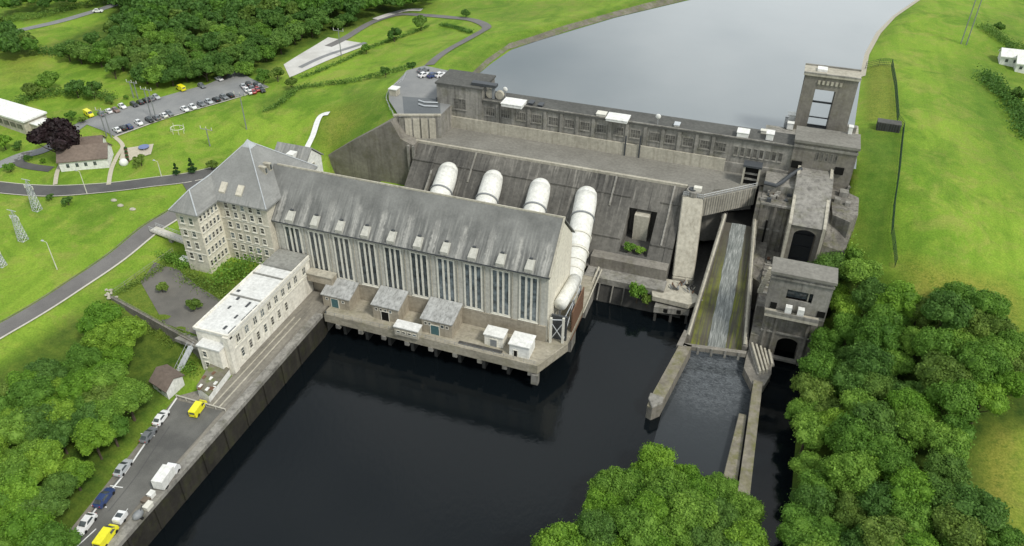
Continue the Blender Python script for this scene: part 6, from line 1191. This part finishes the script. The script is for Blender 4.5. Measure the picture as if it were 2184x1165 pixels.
for i in range(8): p = cs[0]+dd*(.08+.12*i); nn_ = Vector((dd.y, -dd.x)).normalized(); mb = MB(); q = p+nn_*.03; mb.prism([q-dd.normalized()*1.2, q+dd.normalized()*1.2, q+dd.normalized()*1.2+nn_*.1, q-dd.normalized()*1.2+nn_*.1], zr+1.6, zr+3.2); mb.build('window', MAT['glass_gate'], t)
c2 = cs[1]; t = thing('white_annex', 'small white flat roofed extension at the end of the left hall', 'extension', (c2[0], c2[1], zr)); cs2 = pxcorners(cs[1].lerp(cs[2], .25)+dd.normalized()*.02, cs[1].lerp(cs[2], .25)+dd.normalized()*3.5, 4.5); mb = MB(); mb.prism(cs2, zr-2, zr+3.0); mb.build('wall', MAT['conc_pale'], t); mb = MB(); c3 = sum(cs2, Vector((0,0)))/4; mb.prism([(c-c3)*1.08+c3 for c in cs2], zr+3.005, zr+3.3); mb.build('roof', MAT['white'], t)
a, b = at(330,835,7.0), at(362,856,7.0); house('gate_hut', 'small white gabled hut with brown roof beside the quay road', [Vector(q[:2]) for q in (at(329,831,7), at(360,852,7), at(394,820,7), at(362,800,7))], 7.0, 2.6, 1.3, 'white', 'tile', [(.5,1.5,.8,.9)], 'hut')
p0, p1, p2, p3 = at(425,845,7), at(448,858,7), at(492,800,7), at(458,790,7); t = thing('crumbling_shed', 'white shed with broken lichened roof at the end of the annex', 'shed', tuple(at(455,825,7)))
mb = MB(); mb.prism([p0[:2], p1[:2], p2[:2], p3[:2]], 6.8, [9.6,8.8,8.8,9.6]); mb.build('wall', MAT['white'], t); mb = MB(); q = [(p0[0],p0[1],9.62),(p1[0]+.15,p1[1],8.75),(p2[0]+.15,p2[1],8.75),(p3[0],p3[1],9.62)]; mb.hexa(q, [(x,y,z+.22) for x,y,z in q]); mb.build('roof', MAT['rock'], t)
random.seed(8)
for i in range(12): u, v = random.random(), random.random(); x = (p0[0]*(1-u)+p3[0]*u)*(1-v)+(p1[0]*(1-u)+p2[0]*u)*v; y = (p0[1]*(1-u)+p3[1]*u)*(1-v)+(p1[1]*(1-u)+p2[1]*u)*v; z = 9.84-.87*v; mb = MB(); mb.box(x-.3, x+.3, y-.5, y+.5, z-.1, z+.12); mb.build('roof_patch', MAT['white' if i % 2 else 'rust'], t)
for j, (px, py, sx, lb) in enumerate(((2150,135,3.2,'white house with pale roof half hidden by trees at the right edge'),(2178,150,2.4,'second white house behind the first at the right edge'))):
    p = onland(px, py); c_ = [Vector((p[0]-sx, p[1]-2.4)), Vector((p[0]+sx, p[1]-2.4)), Vector((p[0]+sx, p[1]+2.6)), Vector((p[0]-sx, p[1]+2.6))]; house('cottage', lb, c_, p[2], 3.0, 1.8, 'white', 'white', [(.3,1.6,.9,1.0),(.7,1.6,.9,1.0)])
p0, p1 = onland(1868,278), onland(1918,284); t = thing('storage_container', 'long dark grey container on the grass beside the lock', 'container', (float(p0[0])+5, float(p0[1]), float(p0[2])))
cs = pxcorners(p0, p1, 3.0); zc = Hs(*cs[0]); mb = MB(); mb.prism(cs, zc-.5, zc+2.3); mb.build('box', MAT['conc_dark'], t); mb = MB(); c3 = sum(cs, Vector((0,0)))/4; mb.prism([(c-c3)*1.02+c3 for c in cs], zc+2.305, zc+2.5); mb.build('roof', MAT['felt_dark'], t)
mb = MB(); dv = (cs[1]-cs[0]).normalized(); nv_ = Vector((dv.y, -dv.x)); 
for i in range(9): q = cs[0]+(cs[1]-cs[0])*(i+.5)/9; mb.prism([q-dv*.1, q+dv*.1, q+dv*.1+nv_*.12, q-dv*.1+nv_*.12], zc-.2, zc+2.25)
mb.build('rib', MAT['metal_dark'], t)

# ------------------------------------------------------------------ fences
def fence(label, pts, h, mat, post=3.0, name='fence', z=None, rails=(0.95, 0.5), w=.08, mesh=False, px=True):
    P_ = [onland(*p) if z is None else np.array([*at(*p, z)[:2], z]) for p in pts] if px else [np.array(p) for p in pts]; t = thing(name, label, 'fence', tuple(float(v) for v in P_[0])); L = [];
    for i in range(len(P_)-1):
        n = max(1, int(np.linalg.norm((P_[i+1]-P_[i])[:2])/post)); L += [P_[i]+(P_[i+1]-P_[i])*k_/n for k_ in range(n)]
    L.append(P_[-1]); L = [Vector((p[0], p[1], Hs(p[0], p[1]) if z is None else z)) for p in L][:95]
    for p in L: mb = MB(); mb.bar(p-Vector((0,0,.3)), p+Vector((0,0,h)), w*1.3); mb.build('post', MAT[mat], t)
    mb = MB()
    for r in rails:
        for a, b in zip(L[:-1], L[1:]): mb.bar(a+Vector((0,0,h*r)), b+Vector((0,0,h*r)), w)
    if mesh:
        for a, b in zip(L[:-1], L[1:]):
            n = max(1, int((b-a).length/.5))
            for k_ in range(n): q = a.lerp(b, k_/n); mb.bar(q, q+Vector((0,0,h*.95)), .045)
    mb.build('rail', MAT[mat], t); return t
MAT['green'] = plain('dark_green_steel', (0.02,0.055,0.025), 0.6)
fence('tall dark green fence running down the right side of the lock', [(1845,148),(1900,142),(1908,190),(1913,262),(1925,278),(1918,340),(1905,440),(1900,500),(1908,570)], 2.6, 'green', 3.5, 'security_fence', rails=(.97,.72,.48,.24), w=.09, mesh=True)
fence('pale railing curving round the dam plaza edge', [(872,158),(858,176),(838,190),(829,200),(824,215),(832,235),(842,252)], 1.2, 'galv', 2.2, 'plaza_railing')
fence('weathered fence along the upper courtyard edge', [(245,628),(290,596),(330,568),(370,540)], 1.6, 'conc', 2.4, 'courtyard_fence', rails=(.9,.5))
t = thing('courtyard_wall', 'low broken wall along the lower edge of the courtyard', 'wall', tuple(at(330,690,12.5)))
A, B = Vector(at(238,636,12.4)), Vector(at(432,742,12.4)); d_ = (B-A).normalized(); n_ = Vector((-d_.y, d_.x, 0))*.3; mb = MB(); mb.hexa([A-n_-Vector((0,0,4)), B-n_-Vector((0,0,4)), B+n_-Vector((0,0,4)), A+n_-Vector((0,0,4))], [A-n_+Vector((0,0,.5)), B-n_+Vector((0,0,.5)), B+n_+Vector((0,0,.5)), A+n_+Vector((0,0,.5))]); mb.build('wall', MAT['conc_brown'], t)
mb = MB(); 
for i in range(16): p = A.lerp(B, i/15); mb.bar(p+Vector((0,0,.5)), p+Vector((0,0,1.3)), .09)
mb.bar(A+Vector((0,0,1.3)), B+Vector((0,0,1.3)), .09); mb.build('railing', MAT['conc'], t)
t = thing('rubble_pile', 'pale rubble pile at the courtyard corner', 'rubble', tuple(at(236,628,12.4))); random.seed(4)
for i in range(14): p = at(236+random.uniform(-12,14), 630+random.uniform(-12,8), 12.5); mb = MB(); mb.ball((p[0],p[1],12.6), random.uniform(.2,.6), random.uniform(.2,.6), random.uniform(.15,.4), 5); mb.build('stone', MAT['conc_pale'], t)
t = thing('annex_stair', 'pale metal stair dropping from the terrace beside the annex end', 'stairs', tuple(at(395,770,9)))
a, b = Vector(at(408,737,12.4)), Vector(at(380,792,7.6)); mb = MB(); w_ = Vector((.55,.3,0)); mb.hexa([a-w_-Vector((0,0,.3)), a+w_-Vector((0,0,.3)), b+w_-Vector((0,0,.3)), b-w_-Vector((0,0,.3))][::-1], [a-w_, a+w_, b+w_, b-w_][::-1]); mb.build('flight', MAT['galv'], t)
for s in (-1, 1): mb = MB(); mb.bar(a+w_*s+Vector((0,0,1)), b+w_*s+Vector((0,0,1)), .08); [mb.bar(a.lerp(b, i/5)+w_*s, a.lerp(b, i/5)+w_*s+Vector((0,0,1)), .07) for i in range(6)]; mb.build('handrail', MAT['galv'], t)
t = thing('terrace_landing', 'concrete landing joining the courtyard to the annex end', 'landing', tuple(at(430,745,12.4))); a = at(372,722,12.5); b = at(448,752,12.5); mb = MB(); mb.prism([a[:2], b[:2], (b[0]+.3, b[1]+3.0), (a[0]+1.0, a[1]+2.4)], 11.6, 12.55); mb.build('slab', MAT['conc'], t)
for px, py in ((430,748),(445,752)): p = at(px, py, 12.2); mb = MB(); mb.box(p[0]-.25, p[0]+.25, p[1]-.25, p[1]+.25, 6, 11.59); mb.build('column', MAT['conc'], t)

# ------------------------------------------------------------------ pylons, poles and lamps
def pylon(label, base_px, h, w, kind='lattice'):
    p = onland(*base_px); t = thing('lattice_mast', label, 'mast', tuple(float(v) for v in p)); x, y, z = p; mb = MB()
    for sx, sy in ((-1,-1),(1,-1),(1,1),(-1,1)): mb.bar((x+sx*w,y+sy*w,z-.3),(x+sx*w*.45,y+sy*w*.45,z+h*.8),.13)
    n = 6; prev = None
    for i in range(n+1):
        f_ = i/n; ww = w*(1-.55*f_); c_ = [(x+sx*ww,y+sy*ww,z+h*.8*f_) for sx, sy in ((-1,-1),(1,-1),(1,1),(-1,1))]
        for k_ in range(4): mb.bar(c_[k_], c_[(k_+1) % 4], .09)
        if prev:
            for k_ in range(4): mb.bar(prev[k_], c_[(k_+1) % 4], .08); mb.bar(prev[(k_+1) % 4], c_[k_], .08)
        prev = c_
    mb.build('tower', MAT['galv'], t); mb = MB()
    for zz in (.8, .98): mb.bar((x-w*1.6,y,z+h*zz),(x+w*1.6,y,z+h*zz),.16)
    for q in prev: mb.bar(q, (x, y, z+h), .1)
    mb.build('crossarm', MAT['galv'], t)
    for s in (-1.5, 0, 1.5): mb = MB(); mb.tube([(x+s*w,y,z+h*.8),(x+s*w,y,z+h*.8-1.0)], .14, 6); mb.build('insulator', MAT['trim'], t)
pylon('grey lattice mast nearest the road junction on the left lawn', (80,448), 9.5, .9); pylon('grey lattice mast in the middle of the left lawn', (50,512), 9.0, .9); pylon('grey lattice mast at the left edge of the lawn', (5,567), 6.0, .8)
def hpole(label, px, h, two=True, mat='metal'):
    p = onland(*px); t = thing('power_pole', label, 'pole', tuple(float(v) for v in p)); x, y, z = p
    for s in ((-1, 1) if two else (0,)): mb = MB(); mb.tube([(x+s*.9,y,z-.3),(x+s*.9,y,z+h)], [.2,.14], 6); mb.build('post', MAT[mat], t)
    mb = MB(); mb.bar((x-2.2,y,z+h-.4),(x+2.2,y,z+h-.4),.2); mb.build('crossarm', MAT[mat], t)
    for s in (-2, 0, 2): mb = MB(); mb.tube([(x+s,y,z+h-.3),(x+s,y,z+h+.5)], .1, 5); mb.build('insulator', MAT['trim'], t)
hpole('twin legged grey pole at the near end of the car park', (233,292), 9); hpole('twin legged grey pole in the middle of the car park', (328,252), 10); hpole('single pole standing on the grass beyond the car park', (526,276), 12, False); hpole('thin pole at the start of the lower meadow', (448,312), 6, False); hpole('twin pole behind the car park on the lawn', (290,210), 6)
hpole('thin pole on the gravel yard', (728,120), 10, False); hpole('tall pole on the far right meadow', (2055,95), 26, True)
t = thing('substation_ring', 'pale ring shaped switch frame standing on the grass below the car park', 'switch frame', tuple(float(v) for v in onland(380,282))); p = onland(380,282)
for i in range(7): a = i*.9; mb = MB(); x, y = p[0]+2.2*math.cos(a), p[1]+1.8*math.sin(a); mb.bar((x,y,p[2]-.2),(x,y,p[2]+1.6+.8*(i % 2)),.14); mb.build('post', MAT['trim'], t)
mb = MB(); mb.tube([(p[0]+2.2*math.cos(a), p[1]+1.8*math.sin(a), p[2]+1.5) for a in np.linspace(0, 6.28, 15)], .1, 4); mb.build('ring', MAT['trim'], t)
def lamp(label, px, h=7):
    p = onland(*px); t = thing('street_lamp', label, 'lamp', tuple(float(v) for v in p)); x, y, z = p; mb = MB(); mb.tube([(x,y,z-.3),(x,y,z+h)], [.13,.07], 6); mb.build('pole', MAT['trim'], t); mb = MB(); mb.bar((x,y,z+h),(x-1.0,y,z+h+.2),.08); mb.build('arm', MAT['trim'], t); mb = MB(); mb.box(x-1.5,x-.9,y-.2,y+.2,z+h+.1,z+h+.3); mb.build('lamp_head', MAT['galv'], t)
lamp('pale lamp post on the left lawn below the masts', (122,575), 8); lamp('lamp post at the road below the bungalow', (186,414), 7); lamp('lamp post by the forecourt', (345,378), 5)
for i, (px, py, lb) in enumerate(((243,428,'pale flat stone on the lawn, left of its pair'),(257,439,'pale flat stone on the lawn, right of its pair'),(283,447,'low tuft mound of pale stones on the lawn'))):
    p = onland(px, py); t = thing('stone', lb, 'stone', tuple(float(v) for v in p)); mb = MB(); mb.ball((p[0],p[1],p[2]+.1), 1.0, .7, .35, 7); mb.build('boulder', MAT['conc_pale'], t)
for i in range(4):
    p = onland(269+1.5*i, 322+8*i); t = thing('planter', 'round dark planter in the row beside the garden paving', 'planter', tuple(float(v) for v in p), group='row of planters by the garden paving'); mb = MB(); mb.tube([(p[0],p[1],p[2]),(p[0],p[1],p[2]+.8)], [.4,.55], 9); mb.build('pot', MAT['rust'], t); mb = MB(); mb.ball((p[0],p[1],p[2]+1.0), .5, .5, .4, 7); mb.build('plant', MAT['leaf_dark'], t)
p = onland(308,318); t = thing('blue_trampoline', 'small round blue trampoline on the garden paving', 'trampoline', tuple(float(v) for v in p)); MAT['bluemat'] = plain('blue_mat', (0.16,0.20,0.36), .6); mb = MB(); mb.tube([(p[0],p[1],p[2]+.75),(p[0],p[1],p[2]+.85)], 1.6, 16); mb.build('mat', MAT['bluemat'], t)
for k_ in range(4): a = k_*1.57+.7; mb = MB(); mb.bar((p[0]+1.4*math.cos(a),p[1]+1.4*math.sin(a),p[2]),(p[0]+1.4*math.cos(a),p[1]+1.4*math.sin(a),p[2]+.75),.1); mb.build('leg', MAT['galv'], t)
p = onland(265,351); t = thing('garden_dome', 'small white domed garden shelter by the paving', 'shelter', tuple(float(v) for v in p)); mb = MB(); mb.smooth = True; mb.ball((p[0],p[1],p[2]+.6), 1.3, 1.3, 1.3, 10); mb.build('cover', MAT['white'], t)
print('trees', NTREE[0], 'objects', len(bpy.data.objects))
